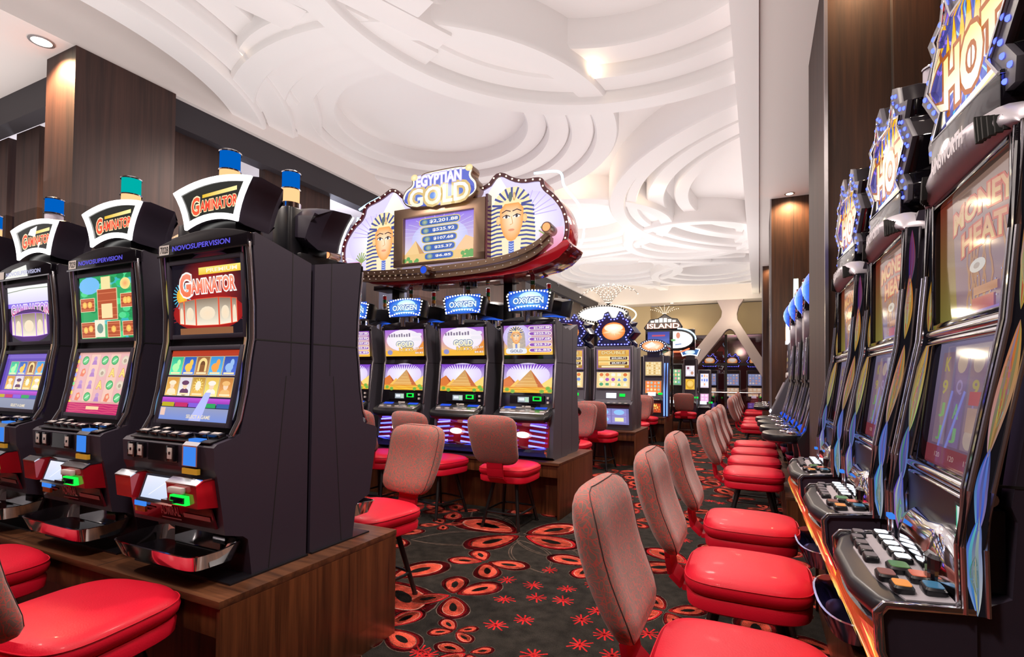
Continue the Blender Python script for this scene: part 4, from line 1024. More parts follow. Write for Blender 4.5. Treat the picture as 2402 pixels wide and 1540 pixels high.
# ------------------------------------------------------------------ pyramid bank under the overhead sign
PB = [(-.004, 0), (-.41, 0), (-.478, .03), (-.46, .35), (-.44, .46), (-.42, .57), (-.405, .70), (-.36, 1.07), (-.345, 1.12), (-.37, 1.3), (-.41, 1.55), (-.38, 1.575), (-.1, 1.48), (-.004, 1.5)]
def arch_sign(w0, w1, z0, z1, b):
    return arc3((-w1/2, z1), (0, z1+b), (w1/2, z1), 10)+arc3((w0/2, z0), (0, z0+b), (-w0/2, z0), 10)
def make_bank_b(label, group):
    t = thing('slot_machine', label, 'slot machine', group=group)
    mb = MB(); mb.prism(PB, -.345, .345, 'x', 0)
    for s in (-1, 1): mb.bb(s*.345-.001, s*.345+.001, -.36, -.004, 1.075, 1.081, 1); mb.bb(s*.345-.001, s*.345+.001, -.2, -.197, .02, 1.5, 1)
    mb.build('cabinet', [M['grey'], M['seam']], t)
    for s in (-1, 1):
        mb = MB(); strip(mb, [(-.42, .57), (-.405, .70), (-.36, 1.07), (-.345, 1.12), (-.37, 1.3), (-.41, 1.55)], s*.328-.014, s*.328+.014, .018); mb.build('side_trim', M['brush'], t, bevel=.004)
    mb = MB(); strip(mb, [(-.425, .56), (-.36, 1.07), (-.346, 1.12), (-.41, 1.55)], -.312, .312, .008); mb.build('front_panel', M['gloss'], t)
    top = arc3((.34, 1.56), (0, 1.6), (-.34, 1.56), 10)
    mb = MB(); mb.prism(top+[(-.34, 1.5), (.34, 1.5)], -.425, -.36, 'y'); mb.build('header', M['gloss'], t, bevel=.006)
    mb = MB(); mb.bb(-.2, .22, -.438, -.42, .612, .705); mb.build('player_panel', M['black'], t, bevel=.003)
    a = Art(); a.rect(-.5, -.5, .5, .5, (.35, .4, .45)); a.rect(-.4, -.2, .1, .3, (.85, .9, .95)); a.rect(.15, -.4, .45, .4, (.5, .75, .55)); a.build('player_display', M['art'], t, (-.03, -.4395, .658), (.14, 0, 0), (0, .0, .062))
    mb = MB(); mb.ringprism([(.09, .645), (.19, .645), (.19, .695), (.09, .695)], [(.1, .655), (.175, .655), (.175, .685), (.1, .685)], -.452, -.438, 'y'); mb.build('bill_slot', M['green'], t)
    for z in (.63, .68): mb = MB(); mb.box((.265, -.43, z), (.025, .02, .025)); mb.build('square_button', M['ivory'], t, bevel=.003)
    # deck
    mb = MB(); o = [(-.31, -.40), (.31, -.40), (.35, -.5), (.345, -.58), (.30, -.625), (.2, -.64), (-.2, -.64), (-.30, -.625), (-.345, -.58), (-.35, -.5)]
    k = lambda y: .575+(y+.40)*.42
    mb.loft([[(x, y, k(y)-.07) for x, y in grow(o, -.015)], [(x, y, k(y)-.03) for x, y in o], [(x, y, k(y)) for x, y in grow(o, -.01)]]); mb.build('armrest', M['black'], t, bevel=.008)
    mb = MB(); o2 = [(-.285, -.405), (.285, -.405), (.3, -.5), (.27, -.565), (-.27, -.565), (-.3, -.5)]
    mb.loft([[(x, y, k(y)+.002) for x, y in o2], [(x, y, k(y)+.012) for x, y in grow(o2, -.006)]]); mb.build('button_panel', M['brush'], t, bevel=.002)
    for x in (-.19, .19): mb = MB(); mb.box((x, -.445, k(-.445)+.012), (.14, .05, .006), 0, Matrix.Rotation(R(22.8), 3, 'X')); mb.build('deck_display', M['bluebtn'], t)
    for s in (-1, 1): mb = MB(); mb.prism([(s*.035-.035, -.43-s*.025), (s*.035+.035, -.43-s*.025), (s*.035, -.43+s*.025)], k(-.43)+.005, k(-.43)+.026, 'z'); mb.build('arrow_button', M['ivory'], t, bevel=.003)
    for x in (-.24, -.12, 0, .12, .24): mb = MB(); mb.loft([[(x+px, -.53+py, k(-.53)+zz) for px, py in ell(0, 0, .034, .02, 14)] for zz in (.004, .022)]); mb.build('round_button', M['ivory'], t, bevel=.004)
    # belly: lit bars behind glass, clear blue skirt
    mb = MB(); mb.prism([(-.46, .36), (-.56, .43), (-.5, .44), (-.44, .46)], -.3, .3, 'x'); mb.prism([(-.46, .36), (-.5, .12), (-.46, .1)], -.3, .3, 'x'); mb.build('belly_glass', M['redgloss'], t)
    for i in range(5):
        z = .38-i*.055; y = -.487-i*.012
        
        for s in (-1, 1): mb = MB(); mb.tube([(s*.27, y, z-.02), (s*.09, y-.02, z)], .009, 8); mb.build('light_bar', M['led'] if i % 2 else M['ledwhite'], t, smooth=True)
    mb = MB(); mb.loft([[(x, -.515-.0*x, z) for x, z in ell(0, .27, .085*q, .035*q, 20)] for q in (1., .8)][:1]+[[(x, -.535, z) for x, z in ell(0, .27, .06, .022, 20)]]); mb.build('belly_badge', M['bulbw'], t, bevel=.002)
    mb = MB(); pth = [(-.47, .14), (-.56, .15), (-.63, .13), (-.64, .1), (-.58, .05), (-.48, .03)]
    mb.loft([[(x, y, z) for y, z in pth] for x in (-.31, .31)], caps=False, close=False)
    for s in (-1, 1): mb.add([(s*.31, y, z) for y, z in pth], [tuple(range(6))])
    mb.build('clear_skirt', M['skirt'], t)
    # topper
    o = arch_sign(.48, .58, 1.66, 1.87, .045)[::-1]
    mb = MB(); mb.cyl((0, -.3), .13, 1.54, 1.66, 24); mb.build('topper_stand', M['chrome'], t, smooth=True)
    mb = MB(); mb.loft([[(x, -.4, z) for x, z in o], [(x, -.3, z) for x, z in o], [(x*.85, -.16, z-.02) for x, z in grow(o, -.02)]]); tp = mb.build('topper_housing', M['black'], t, bevel=.006)
    beads([(x, -.403, z) for x, z in along(grow(o, -.016), .038)], .0105, 'bulbw', tp)
    o3 = grow(o, -.034); xs = [p[0] for p in o3]
    a = art_oxygen(); a2 = Art(); a2.poly([(x/.52, (z-1.785)/.25) for x, z in o3], (.02, .1, .6)); a2.v += [(u*.94, v*.9+.02*(1-4*u*u), h+1) for u, v, h in a.v]; q = len(a2.c); a2.f += [tuple(i+q for i in f) for f in a.f]; a2.c += a.c
    a2.build('topper_sign', M['artsign'], tp, (0, -.402, 1.785), (.52, 0, 0), (0, 0, .25))
    candle(t, 0, -.27, 1.9, .028, ['amberlens', 'greenlens', 'redlens'], (.045, .045, .045), base=.03)
    return t
def screens_b(t, up):
    O, U, V = frame_plane((-.385, 1.165), (-.416, 1.51), -.3, .3); up.build('upper_screen', M['art'], t, O, U, V)
    O, U, V = frame_plane((-.413, .735), (-.3845, 1.06), -.298, .302); art_pyramids().build('lower_screen', M['art'], t, O, U, V)
GB = 'pyramid slot machines'
BX = [-2.372, -3.237, -4.1, -4.965]
B0 = make_bank_b('pyramid slot machine nearest the aisle, pharaoh and five prizes on its upper screen', GB)
B0.location = (BX[0], 5.78, .6)
Bf = [B0]+[dup(B0, (x, 5.78, .6), 0, l) for x, l in zip(BX[1:], ('pyramid slot machine second from the aisle, gold lettering on its upper screen', 'pyramid slot machine third from the aisle, gold lettering on its upper screen', 'pyramid slot machine half hidden behind machine 7028, prize list on its upper screen'))]
for t, f in zip(Bf, (art_values, art_gold_hits, art_gold_hits, art_values)): screens_b(t, f())
for x, l in zip(BX, ('slot machine back to back with the first pyramid machine, black topper back showing', 'slot machine back to back with the second pyramid machine, black topper back showing', 'slot machine back to back with the third pyramid machine, black topper back showing', 'slot machine back to back with the fourth pyramid machine, topper back by 7028')):
    t = dup(B0, (x-.02, 5.795, .6), PI, l, 'backs of the pyramid bank')

# overhead jackpot sign on two posts
S = thing('jackpot_sign', 'large illuminated EGYPTIAN GOLD sign with pharaohs, on posts above the pyramid machines', 'sign', (-3.45, 5.3, .6))
def sx(x): return x+3.45
def sz(z): return z-.6
body = [(-5.08, 3.08), (-5.06, 3.3), (-4.9, 3.5), (-4.74, 3.6), (-4.7, 3.76), (-4.45, 3.82), (-4.22, 3.94), (-3.98, 3.72), (-2.9, 3.70), (-2.72, 3.9), (-2.46, 3.74), (-2.16, 3.74), (-2.14, 3.62), (-2.02, 3.52), (-1.9, 3.36), (-1.85, 3.18), (-1.86, 3.02), (-1.95, 2.86), (-2.2, 2.74), (-3.45, 2.70), (-4.7, 2.76), (-4.98, 2.9)]
body = chaikin([(sx(x), sz(z)) for x, z in body], 2)
mb = MB(); mb.prism(body, 0., .3, 'y'); mb.build('body', M['redgloss'], S, bevel=.006)
mb = MB(); mb.ringprism(body, grow(body, -.045), -.03, .0, 'y'); mb.build('rim', M['maroon'], S, bevel=.006)
beads([(x, -.032, z) for x, z in along(grow(body, -.022), .088)][:100], .0105, 'bulb', S)
a = Art(); a.poly([(x, z) for x, z in grow(body, -.04)], (.75, .68, 1.))
for c in (-1, 1):
    a.disc(c*1.12, 2.66, .4, .34, (1, 1, 1), (.7, .62, .97), 32)
    for k in range(7): t_ = .1+.24*k; a.line([(c*(1.05), 2.72), (c*(1.05+.4*math.cos(t_)), 2.72+.3*math.sin(t_))], .01, (.55, .45, .95))
a.poly([(sx(-4.75), sz(3.1)), (sx(-3.7), sz(3.1)), (sx(-4.22), sz(3.88))], [(1, .95, .75), (1, .8, .3), (1, 1, .95)]); a.poly([(sx(-3.25), sz(3.1)), (sx(-2.25), sz(3.1)), (sx(-2.72), sz(3.84))], [(1, .7, .2), (1, .95, .8), (1, 1, .95)])
a.rect(sx(-5.05), sz(2.86), sx(-4.75), sz(3.02), [(.6, .15, .35), (.85, .4, .7)]); a.rect(sx(-2.2), sz(2.86), sx(-1.92), sz(3.16), [(.75, .2, .35), (.95, .6, .8)])
for x, z in ((-4.75, 3.0), (-2.12, 3.08)):
    for k in range(7): t_ = .35+.4*k; a.line([(sx(x), sz(z)), (sx(x+.1*math.cos(t_)), sz(z+.12*abs(math.sin(t_))+.02))], .016, (.3, .4, .12))
    a.line([(sx(x), sz(z)), (sx(x-.01), sz(z-.22))], .016, (.4, .3, .12))
pharaoh(a, sx(-4.38), sz(3.2), .6, .84); pharaoh(a, sx(-2.55), sz(3.26), .62, .84)
a.build('backlit_picture', M['artsign'], S, (0, -.004, 0), (1, 0, 0), (0, 0, 1))
bz = [(-4.14, 2.86), (-2.84, 2.86), (-2.84, 3.585), (-4.14, 3.585)]; bz = [(sx(x), sz(z)) for x, z in bz]; sc_ = [(-4.0, 2.905), (-2.99, 2.905), (-2.99, 3.465), (-4.0, 3.465)]; sc_ = [(sx(x), sz(z)) for x, z in sc_]
mb = MB(); mb.ringprism(bz, sc_, -.11, -.04, 'y'); mb.build('screen_bezel', M['bronze'], S, bevel=.006)
mb = MB(); mb.bb(bz[0][0], bz[1][0], -.04, -.03, bz[0][1], bz[2][1]); mb.bb(bz[1][0], bz[1][0]+.03, -.1, 0, bz[0][1], bz[2][1]+.03); mb.build('screen_back', M['maroon'], S)
a = Art(); a.rect(-.5, -.5, .5, .5, [(1, .9, .8), (.32, .2, .85)]); a.disc(0, .0, .4, .4, (1, 1, 1), (.6, .6, .98), 24)
for k in range(14): t_ = PI*k/13; a.line([(.12*math.cos(t_), .1+.1*math.sin(t_)), (.6*math.cos(t_), .1+.42*math.sin(t_))], .006, (.75, .75, 1))
for p, c in (([(-.5, -.3), (-.2, -.32), (-.34, .0)], (.95, .65, .3)), ([(-.34, .0), (-.2, -.32), (-.28, -.32)], (.65, .35, .15)), ([(.2, -.34), (.5, -.3), (.5, -.1), (.37, .0)], (.95, .62, .35)), ([(-.5, -.5), (.5, -.5), (.5, -.3), (-.5, -.3)], (.9, .6, .25))): a.poly(p, c)
random.seed(2)
for k in range(18): a.disc(random.choice([-1, 1])*random.uniform(.3, .5), random.uniform(-.5, -.34), .03, .05, (.15, .42, .12), n=7)
for i, v in enumerate(VALS):
    y = .38-i*.19; w = .28-.02*i; a.rrect(-w-.012, y-.085, w+.012, y+.085, .06, (.75, .6, .15)); a.rrect(-w, y-.068, w, y+.068, .05, [(.05, .12, .45)]*0 or (.06, .14, .5))
    a.disc(-w+.07, y, .045, .06, (.55, .6, .3), (.1, .25, .4), 12); a.text(v, .06, y, .34-.03*i if i else .4, .085-.006*i, W_, bold=.03)
a.build('prize_screen', M['art'], S, (sx(-3.495), -.06, sz(3.185)), (1.01, 0, 0), (0, 0, .56))
lg = [(-3.99, 3.7), (-3.93, 3.8), (-3.83, 3.84), (-3.84, 3.92), (-3.78, 3.97), (-3.72, 3.93), (-3.65, 3.975), (-3.15, 3.975), (-3.1, 3.96), (-3.0, 3.97), (-2.97, 3.9), (-3.0, 3.84), (-2.92, 3.76), (-2.91, 3.66), (-2.98, 3.59), (-3.1, 3.555), (-3.8, 3.555), (-3.93, 3.6)]
lg = chaikin([(sx(x), sz(z)) for x, z in lg], 2)
mb = MB(); mb.prism(lg, -.16, -.0, 'y'); o = mb.build('logo_box', M['bronze'], S, bevel=.008)
a = Art(); a.poly(grow(lg, -.015), (1, .95, .8)); a.poly(grow(lg, -.04), (.12, .16, .6)); a.disc(0, sz(3.67), .5, .12, (.15, .35, .8), (.08, .1, .5), 24)
a.text('GOLD', 0, sz(3.675), .84, .22, (1, .9, .62), .1, (.7, .5, .2), .02, top=(1, 1, .97)); a.text('EGYPTIAN', .0, sz(3.87), .64, .14, (1, 1, 1), .05, (.5, .4, .85), .035)
a.disc(sx(-3.8), sz(3.93), .05, .04, (1, .9, .6), (.9, .7, .3), 12); a.disc(sx(-3.03), sz(3.93), .05, .04, (1, .9, .6), (.9, .7, .3), 12)
a.build('logo_lettering', M['artsign'], o, (0, -.1605, 0), (1, 0, 0), (0, 0, 1))
# swept boat rail with lamps, neon tubes behind, red keel
rl = [(-5.13, 3.07), (-4.95, 2.92), (-4.6, 2.85), (-4.0, 2.82), (-3.4, 2.82), (-2.9, 2.83), (-2.5, 2.87), (-2.2, 2.96), (-2.02, 3.1)]
for dz, dy, nm in ((0, -.14, 'boat_rail'), (-.075, -.11, 'boat_rail')):
    mb = MB(); top = [(sx(x), sz(z)+dz) for x, z in chaikin(rl, 2, False)]; bot = [(x, z-.062) for x, z in top]
    mb.prism(top+bot[::-1], dy-.03, dy+.06, 'y', 0)
    rl_ = mb.build(nm, M['bronze'], S); beads([(x, dy-.031, z) for x, z in along([(x, z-.03) for x, z in top], .1, False)], .008, 'ivory', rl_, 'stud', 6, 4)
for x, z, m in ((-5.12, 3.09, 'orangeled'), (-2.03, 3.1, 'orangeled'), (-3.59, 2.77, 'bluebtn')):
    mb = MB(); c = (sx(x), sz(z)); mb.loft([[(c[0]+r*math.cos(k*PI/10), y, c[1]+r*math.sin(k*PI/10)) for k in range(20)] for y, r in ((-.05, .055), (-.22, .062), (-.24, .056))], 0)
    lp = mb.build('rail_lamp', M['bronze'], S, smooth=True)
    mb = MB(); mb.loft([[(c[0]+r*math.cos(k*PI/10), y, c[1]+r*math.sin(k*PI/10)) for k in range(20)] for y, r in ((-.241, .044), (-.25, .03))], 0); mb.build('lens', M[m], lp)
nr = [(-2.32, 3.84), (-2.05, 3.83), (-1.98, 3.78), (-1.97, 3.66), (-1.9, 3.56), (-1.77, 3.4), (-1.72, 3.2), (-1.73, 3.02), (-1.78, 2.93)]
nl = [(-4.52, 3.86), (-4.72, 3.8), (-4.86, 3.74)]; nl2 = [(-4.88, 3.64), (-4.9, 3.54), (-4.9, 3.48), (-4.96, 3.4)]
for pth, r, y in ((nr, .014, .1), (nl, .014, .06), (nl2, .013, .06)):
    mb = MB(); mb.tube([(sx(x), y, sz(z)) for x, z in chaikin(pth, 2, False)], r, 8); mb.build('neon_tube', M['neonblue'], S, smooth=True)
mb = MB(); kp = chaikin([(-4.75, 2.78), (-4.4, 2.66), (-3.4, 2.64), (-2.4, 2.66), (-1.98, 2.76), (-1.8, 2.92), (-1.86, 3.0), (-2.0, 2.9), (-2.4, 2.76), (-3.4, 2.72), (-4.4, 2.75)], 1)
mb.prism([(sx(x), sz(z)) for x, z in kp], -.1, .36, 'y'); mb.build('keel', M['redgloss'], S, bevel=.005)
for x in (-4.53, -2.805):
    mb = MB(); mb.bb(sx(x)-.06, sx(x)+.06, .44, .56, 0, sz(2.7)); mb.bb(sx(x)-.25, sx(x)+.1, .28, .58, sz(2.68), sz(2.74)); mb.build('post', M['black'], S, bevel=.004)
mb = MB(); mb.bb(sx(-4.45), sx(-2.7), .3, .56, sz(2.7), sz(2.78)); mb.build('beam', M['black'], S)
for x in (-3.75, -3.2): mb = MB(); mb.cyl((sx(x), .15), .11, sz(2.6), sz(2.65), 20); mb.build('speaker', M['gloss'], S, smooth=True)

# ------------------------------------------------------------------ flame-topped machines along the right wall (local -y is the front)
def star_outline(k=1.):
    h = [(-.25, -.27), (-.30, -.27), (-.31, -.2), (-.25, -.13), (-.37, 0.), (-.27, .13), (-.31, .2), (-.2, .235), (-.17, .33), (-.1, .36), (-.04, .24)]
    r = [(-x, z) for x, z in h[::-1]]
    return [(x*k, z*k) for x, z in h+r][::-1]
PR = [(.54, 0), (-.09, 0), (-.11, .2), (-.13, .42), (-.1, .56), (-.03, .6), (-.02, .76), (-.03, .79), (.0, 1.0), (.015, 1.17), (.012, 1.22), (.015, 1.6), (.03, 1.66), (.2, 1.68), (.54, 1.6)]
TR = [(-.095, .56), (-.098, .70), (-.086, .82), (-.058, .976), (-.02, 1.18), (-.003, 1.38), (.008, 1.6)]
def art_hot():
    a = Art(); o = grow(star_outline(.8), -.045); a.poly([(x, z) for x, z in o], (.07, .06, .22))
    a.disc(0, .0, .22, .2, (.16, .3, 1), (.07, .06, .25), 24)
    for k in range(28):
        t = 2*PI*k/28; l = .2 if k % 2 else .17
        a.poly([(.05*math.cos(t-.05), .05*math.sin(t-.05)), (l*math.cos(t-.03), l*.95*math.sin(t-.03)), (l*math.cos(t+.03), l*.95*math.sin(t+.03))], [(.9, .95, 1), (.25, .12, .9), (.25, .12, .9)] if k % 2 else [(.8, .95, 1), (.05, .5, .85), (.05, .5, .85)])
    for x, hgt in ((-.14, .13), (-.1, .17), (-.05, .16), (-.01, .2), (.04, .18), (.08, .23), (.12, .18), (.15, .15)):
        for w, c0, c1 in ((.05, (.35, .1, .02), (.35, .1, .02)), (.04, (1, 1, .95), (1, .55, .02))):
            w *= .8; q = [(x-w, -.06), (x+w, -.06), (x+w*.8, .02), (x+w*.5, hgt*.55), (x+w*.1, hgt), (x-w*.25, hgt*.6), (x-w*.9, .03)]
            a.poly(q, [c0, c0, c0, c1, c1, c1, c0])
    a.text('HOT', .0, -.02, .33, .17, (1, 1, .97), .07, (.45, .12, .02), .05, top=(1, .85, .3)); a.poly([(-.15, -.18), (.16, -.15), (.17, -.11), (-.15, -.13)], (1, .98, .92))
    a.line([(-.14, -.155), (.0, -.145), (.15, -.13)], .01, (.95, .75, .35))
    return a
def make_wall_machine(label, group):
    t = thing('slot_machine', label, 'slot machine', group=group)
    mb = MB(); mb.prism(PR, -.3, .3, 'x', 0); mb.bb(.2995, .3008, -.1, .5, .83, .836, 1); mb.bb(-.3008, -.2995, -.1, .5, .83, .836, 1); mb.bb(.2995, .301, -.05, -.03, .3, .38, 1)
    mb.build('cabinet', [M['shell'], M['seam']], t)
    for s in (-1, 1):
        mb = MB(); strip(mb, [(y+.022, z) for y, z in TR], s*.3-.013, s*.3+.013, .044); mb.build('side_trim', M['gloss'], t, smooth=True)
        ribbon_on(TR, s*.3+.0135, t, 21+s, (-.016, .02), 'ribbon')
        for dx, dy in ((.013, -.016), (-.011, -.02), (.013, .022)):
            mb = MB(); mb.tube([(s*.3+dx, y+dy, z) for y, z in TR], .0055, 8); mb.build('chrome_edge', M['satin'], t, smooth=True)
    mb = MB(); bezel(mb, (-.035, .82), (.008, 1.165), -.252, .252, .02, .022); mb.build('lower_bezel', M['gloss'], t, bevel=.004)
    mb = MB(); bezel(mb, (.007, 1.225), (.01, 1.575), -.252, .252, .02, .022); mb.build('upper_bezel', M['gloss'], t, bevel=.004)
    O, U, V = frame_plane((-.037, .82), (.006, 1.165), -.252, .252); art_reel_dim().build('lower_screen', M['artdim'], t, O, U, V)
    O, U, V = frame_plane((.003, 1.225), (.006, 1.575), -.252, .252); art_money_heat().build('upper_screen', M['artdim'], t, O, U, V)
    for z, y in ((1.195, -.012), (.8, -.06)):
        mb = MB(); mb.tube([(-.284, y, z), (.284, y, z)], .016, 12); mb.tube([(-.284, y-.006, z-.025), (.284, y-.006, z-.025)], .009, 10); mb.build('chrome_bar', M['chrome'], t, smooth=True)
    # hood with speaker grilles
    mb = MB(); rg = []
    for x, k in ((-.312, .12), (-.3, .28), (-.27, .48), (-.2, .76), (-.1, .94), (0, 1.), (.1, .94), (.2, .76), (.27, .48), (.3, .28), (.312, .12)):
        rg.append([(x, .02-.075*math.cos(q)*(.4+.6*k), 1.59+.125*k*(.5+.5*math.sin(q))) for q in [PI*2*i/18 for i in range(18)]])
    mb.loft(rg); hd = mb.build('hood', M['silver'], t, smooth=True)
    for s in (-1, 1):
        mb = MB()
        for k in range(7): q = (.2+.014*k); mb.box((s*q, -.046+.05*(k/7)**2, 1.592+.0625*(1-(q/.34)**2)), (.006, .014, .105*(1-(q/.33)**2)), 0, Matrix.Rotation(s*R(-10), 3, 'Y'))
        mb.build('speaker_grille', M['seam'], hd)
    a = Art(); a.text('AINSWORTH', 0.02, 0, .24, .045, (.75, .72, .78), bold=.03); a.build('maker_lettering', M['print_'], hd, (0, -.0575, 1.652), (1, 0, 0), (0, .0, 1))
    # recess between screens and deck
    mb = MB(); mb.bb(-.27, .27, -.075, -.03, .6, .775); mb.build('recess_panel', M['black'], t)
    a = Art(); a.rect(-.5, -.5, .5, .5, (.01, .02, .02)); a.rect(-.42, -.44, .42, .44, [(.45, .65, .62), (.6, .72, .72)]); a.rect(-.42, -.44, -.36, .44, (.05, .5, .3)); a.build('service_display', M['art'], t, (.19, -.0765, .7), (.11, 0, 0), (0, 0, .13))
    mb = MB()
    rg = []
    for x, k in ((-.24, .3), (-.2, .75), (-.12, 1.), (.0, .9), (.1, 1.05), (.19, .9), (.25, .3)):
        rg.append([(x, -.085+.05*k*math.cos(q)*.9, .585+.11*max(0, math.sin(q))*k) for q in [PI*i/12 for i in range(13)]])
    mb.loft(rg); bz_ = mb.build('bill_bezel', M['chrome'], t, smooth=True)
    mb = MB(); mb.bb(-.21, -.17, -.145, -.13, .64, .652); mb.build('blue_lamp', M['blueglow'], bz_)
    mb = MB(); mb.loft([[(x, y, z) for x, y in ell(.15, -.115, .045*q, .025*q, 20)] for q, z in ((1, .58), (1, .632), (.7, .64))]); mb.build('ticket_slot', M['gloss'], bz_)
    # deck: padded lip, speckled panel, keys
    o = [(-.305, -.1), (.305, -.1), (.305, -.24), (.26, -.27), (.12, -.3), (-.12, -.3), (-.26, -.27), (-.305, -.24)]
    k = lambda y: .565+(y+.1)*.09
    mb = MB(); mb.loft([[(x, y+.02, k(y)-.07) for x, y in grow(o, -.012)], [(x, y, k(y)-.03) for x, y in o], [(x, y, k(y)) for x, y in grow(o, -.012)]]); mb.build('armrest', M['black'], t, bevel=.012)
    o2 = [(-.275, -.115), (.275, -.115), (.275, -.205), (.12, -.24), (-.12, -.245), (-.275, -.2)]
    mb = MB(); mb.loft([[(x, y, k(y)) for x, y in o2], [(x, y, k(y)+.004) for x, y in o2]]); mb.build('key_panel', M['silver'], t)
    def key(x, y, w, d, m):
        mb = MB(); z = k(y)+.004; mb.loft([[(x+px, y+py, z+zz) for px, py in ell(0, 0, w*q, d*q, 16, 5)] for q, zz in ((1, 0), (1, .012), (.84, .017))], 0)
        mb.loft([[(x+px, y+py, z+zz) for px, py in ell(0, 0, w*q, d*q, 16, 5)] for q, zz in ((.8, .0165), (.78, .0185))], 1)
        mb.build('key', [M['black'], m], t, smooth=True)
    for i in range(5):
        x = -.25+i*.062; key(x, -.15, .026, .021, M['keywhite']); key(x, -.21-(.012 if 0 < i else 0), .026, .018, M['keygrey'])
    key(.075, -.175, .034, .026, M['keygreen'])
    for x, y, m in ((.14, -.215, 'keybrown'), (.14, -.15, 'keyred'), (.215, -.2, 'keyorange'), (.215, -.14, 'keyteal')): key(x, y, .031, .022, M[m])
    for s in (-1, 1):
        mb = MB(); q = [(-.09, .575), (-.255, .56), (-.275, .535), (-.27, .45), (-.2, .28), (-.185, .28), (-.25, .45), (-.255, .53), (-.245, .545), (-.09, .56)]
        mb.prism(q, s*.307-.008, s*.307+.008, 'x'); mb.build('deck_edge', M['chrome'], t, bevel=.004)
        mb = MB(); mb.prism([(-.09, .56), (-.245, .545), (-.255, .53), (-.25, .45), (-.185, .28), (-.09, .28)], s*.3-.006, s*.3+.006, 'x'); mb.build('deck_cheek', M['shell'], t)
    mb = MB(); mb.loft([[(x*.293, -(a_+b_*(1-x*x)), z) for x in [-1+i/8 for i in range(17)]]+[(.293, -.08, z), (-.293, -.08, z)] for a_, b_, z in ((.13, .03, .155), (.235, .05, .475), (.22, .04, .49))]); mb.build('belly_box', M['gloss'], t)
    def belly(u, v, h):
        x = u*.57; k_ = 1-(x/.285)**2; tt = v+.5; return (x, -(.135+.03*k_)*(1-tt)-(.235+.05*k_)*tt-.012-h, .16+.31*tt)
    af = art_fire(3); bf = Art()
    for i in range(16): bf.rect(-.5+i/16, -.5, -.5+(i+1)/16, .5, (.5, .06, .02))
    bf.v += [(u, v, hh+16) for u, v, hh in af.v[4:]]; bf.f += [tuple(i+60 for i in f_) for f_ in af.f[1:]]; bf.c += af.c[4:]
    bf.build('belly_panel', M['art'], t, None, None, None, .0001, belly)
    mb = MB(); rg = []
    for a_, b_, z in ((.12, .05, .03), (.2, .08, .045), (.285, .12, .15), (.275, .112, .152), (.2, .075, .07), (.1, .04, .06)):
        rg.append([(x, -.14+y*(1.05 if y < 0 else .6), z) for x, y in ell(0, 0, a_, b_, 32, 2.6)])
    mb.loft(rg); mb.build('coin_tray', M['skirt2'], t, smooth=True)
    # star topper
    st = star_outline(.8); Z0 = 1.92
    mb = MB(); mb.loft([[(x, -.035, z+Z0) for x, z in st], [(x, .02, z+Z0) for x, z in grow(st, .006)], [(x*.96, .11, z*.96+Z0) for x, z in st], [(x*.75, .16, z*.75+Z0) for x, z in st]])
    mb.bb(-.2, .2, -.06, .1, 1.62, 1.76); mb.bb(-.07, .07, .05, .16, 1.95, 2.12); tp = mb.build('topper_housing', M['gloss'], t, bevel=.006)
    mb = MB(); mb.ringprism(st, grow(st, -.044), -.05, -.034, 'y'); mb.ringprism(grow(st, -.044), grow(st, -.053), -.06, -.034, 'y', 1); ob = mb.build('star_border', [M['grey'], M['chrome']], tp, bevel=.003); ob.data.transform(Matrix.Translation((0, 0, Z0)))
    beads([(x, -.05, z+Z0) for x, z in along(grow(st, -.022), .05)], .0078, 'led', tp, 'led')
    art_hot().build('flame_sign', M['artsign'], tp, (0, -.0365, Z0), (1, 0, 0), (0, 0, 1))
    tp.location = (-.05, .055, .03); tp.rotation_euler = (0, 0, R(4))
    candle(t, -.05, .17, 2.13, .04, ['redlens', 'whitelens'], (.055, .075), base=.06)
    return t
def keymat(n, c, s):
    m, nn, out = nt(n); b = nn.nodes.new('ShaderNodeBsdfPrincipled'); b.inputs['Base Color'].default_value = (*c, 1); b.inputs['Emission Color'].default_value = (*c, 1); b.inputs['Emission Strength'].default_value = s; b.inputs['Roughness'].default_value = .25
    nn.links.new(b.outputs[0], out.inputs[0]); return m
M['keywhite'] = keymat('key_lit_white', (.75, .85, 1.), 1.3); M['keygrey'] = keymat('key_grey', (.16, .14, .15), .1); M['keygreen'] = keymat('key_green', (.08, .18, .05), .25)
M['keybrown'] = keymat('key_brown', (.2, .08, .06), .3); M['keyred'] = keymat('key_red', (.45, .1, .05), .3); M['keyorange'] = keymat('key_orange', (.65, .25, .05), .3); M['keyteal'] = keymat('key_teal', (.04, .14, .25), .3)
GW = 'flame-topped slot machines'
W0 = make_wall_machine('slot machine with HOT flame star topper, nearest of the three at the right edge', GW)
W0.location = (.5, 1.73, .45); W0.rotation_euler = (0, 0, -PI/2+R(1))
dup(W0, (.478, 2.57, .45), -PI/2+R(1), 'slot machine with HOT flame star topper, middle one of the three on the right')
dup(W0, (.452, 3.44, .45), -PI/2+R(1), 'slot machine with HOT flame star topper, third of the right row, by the wall fin')

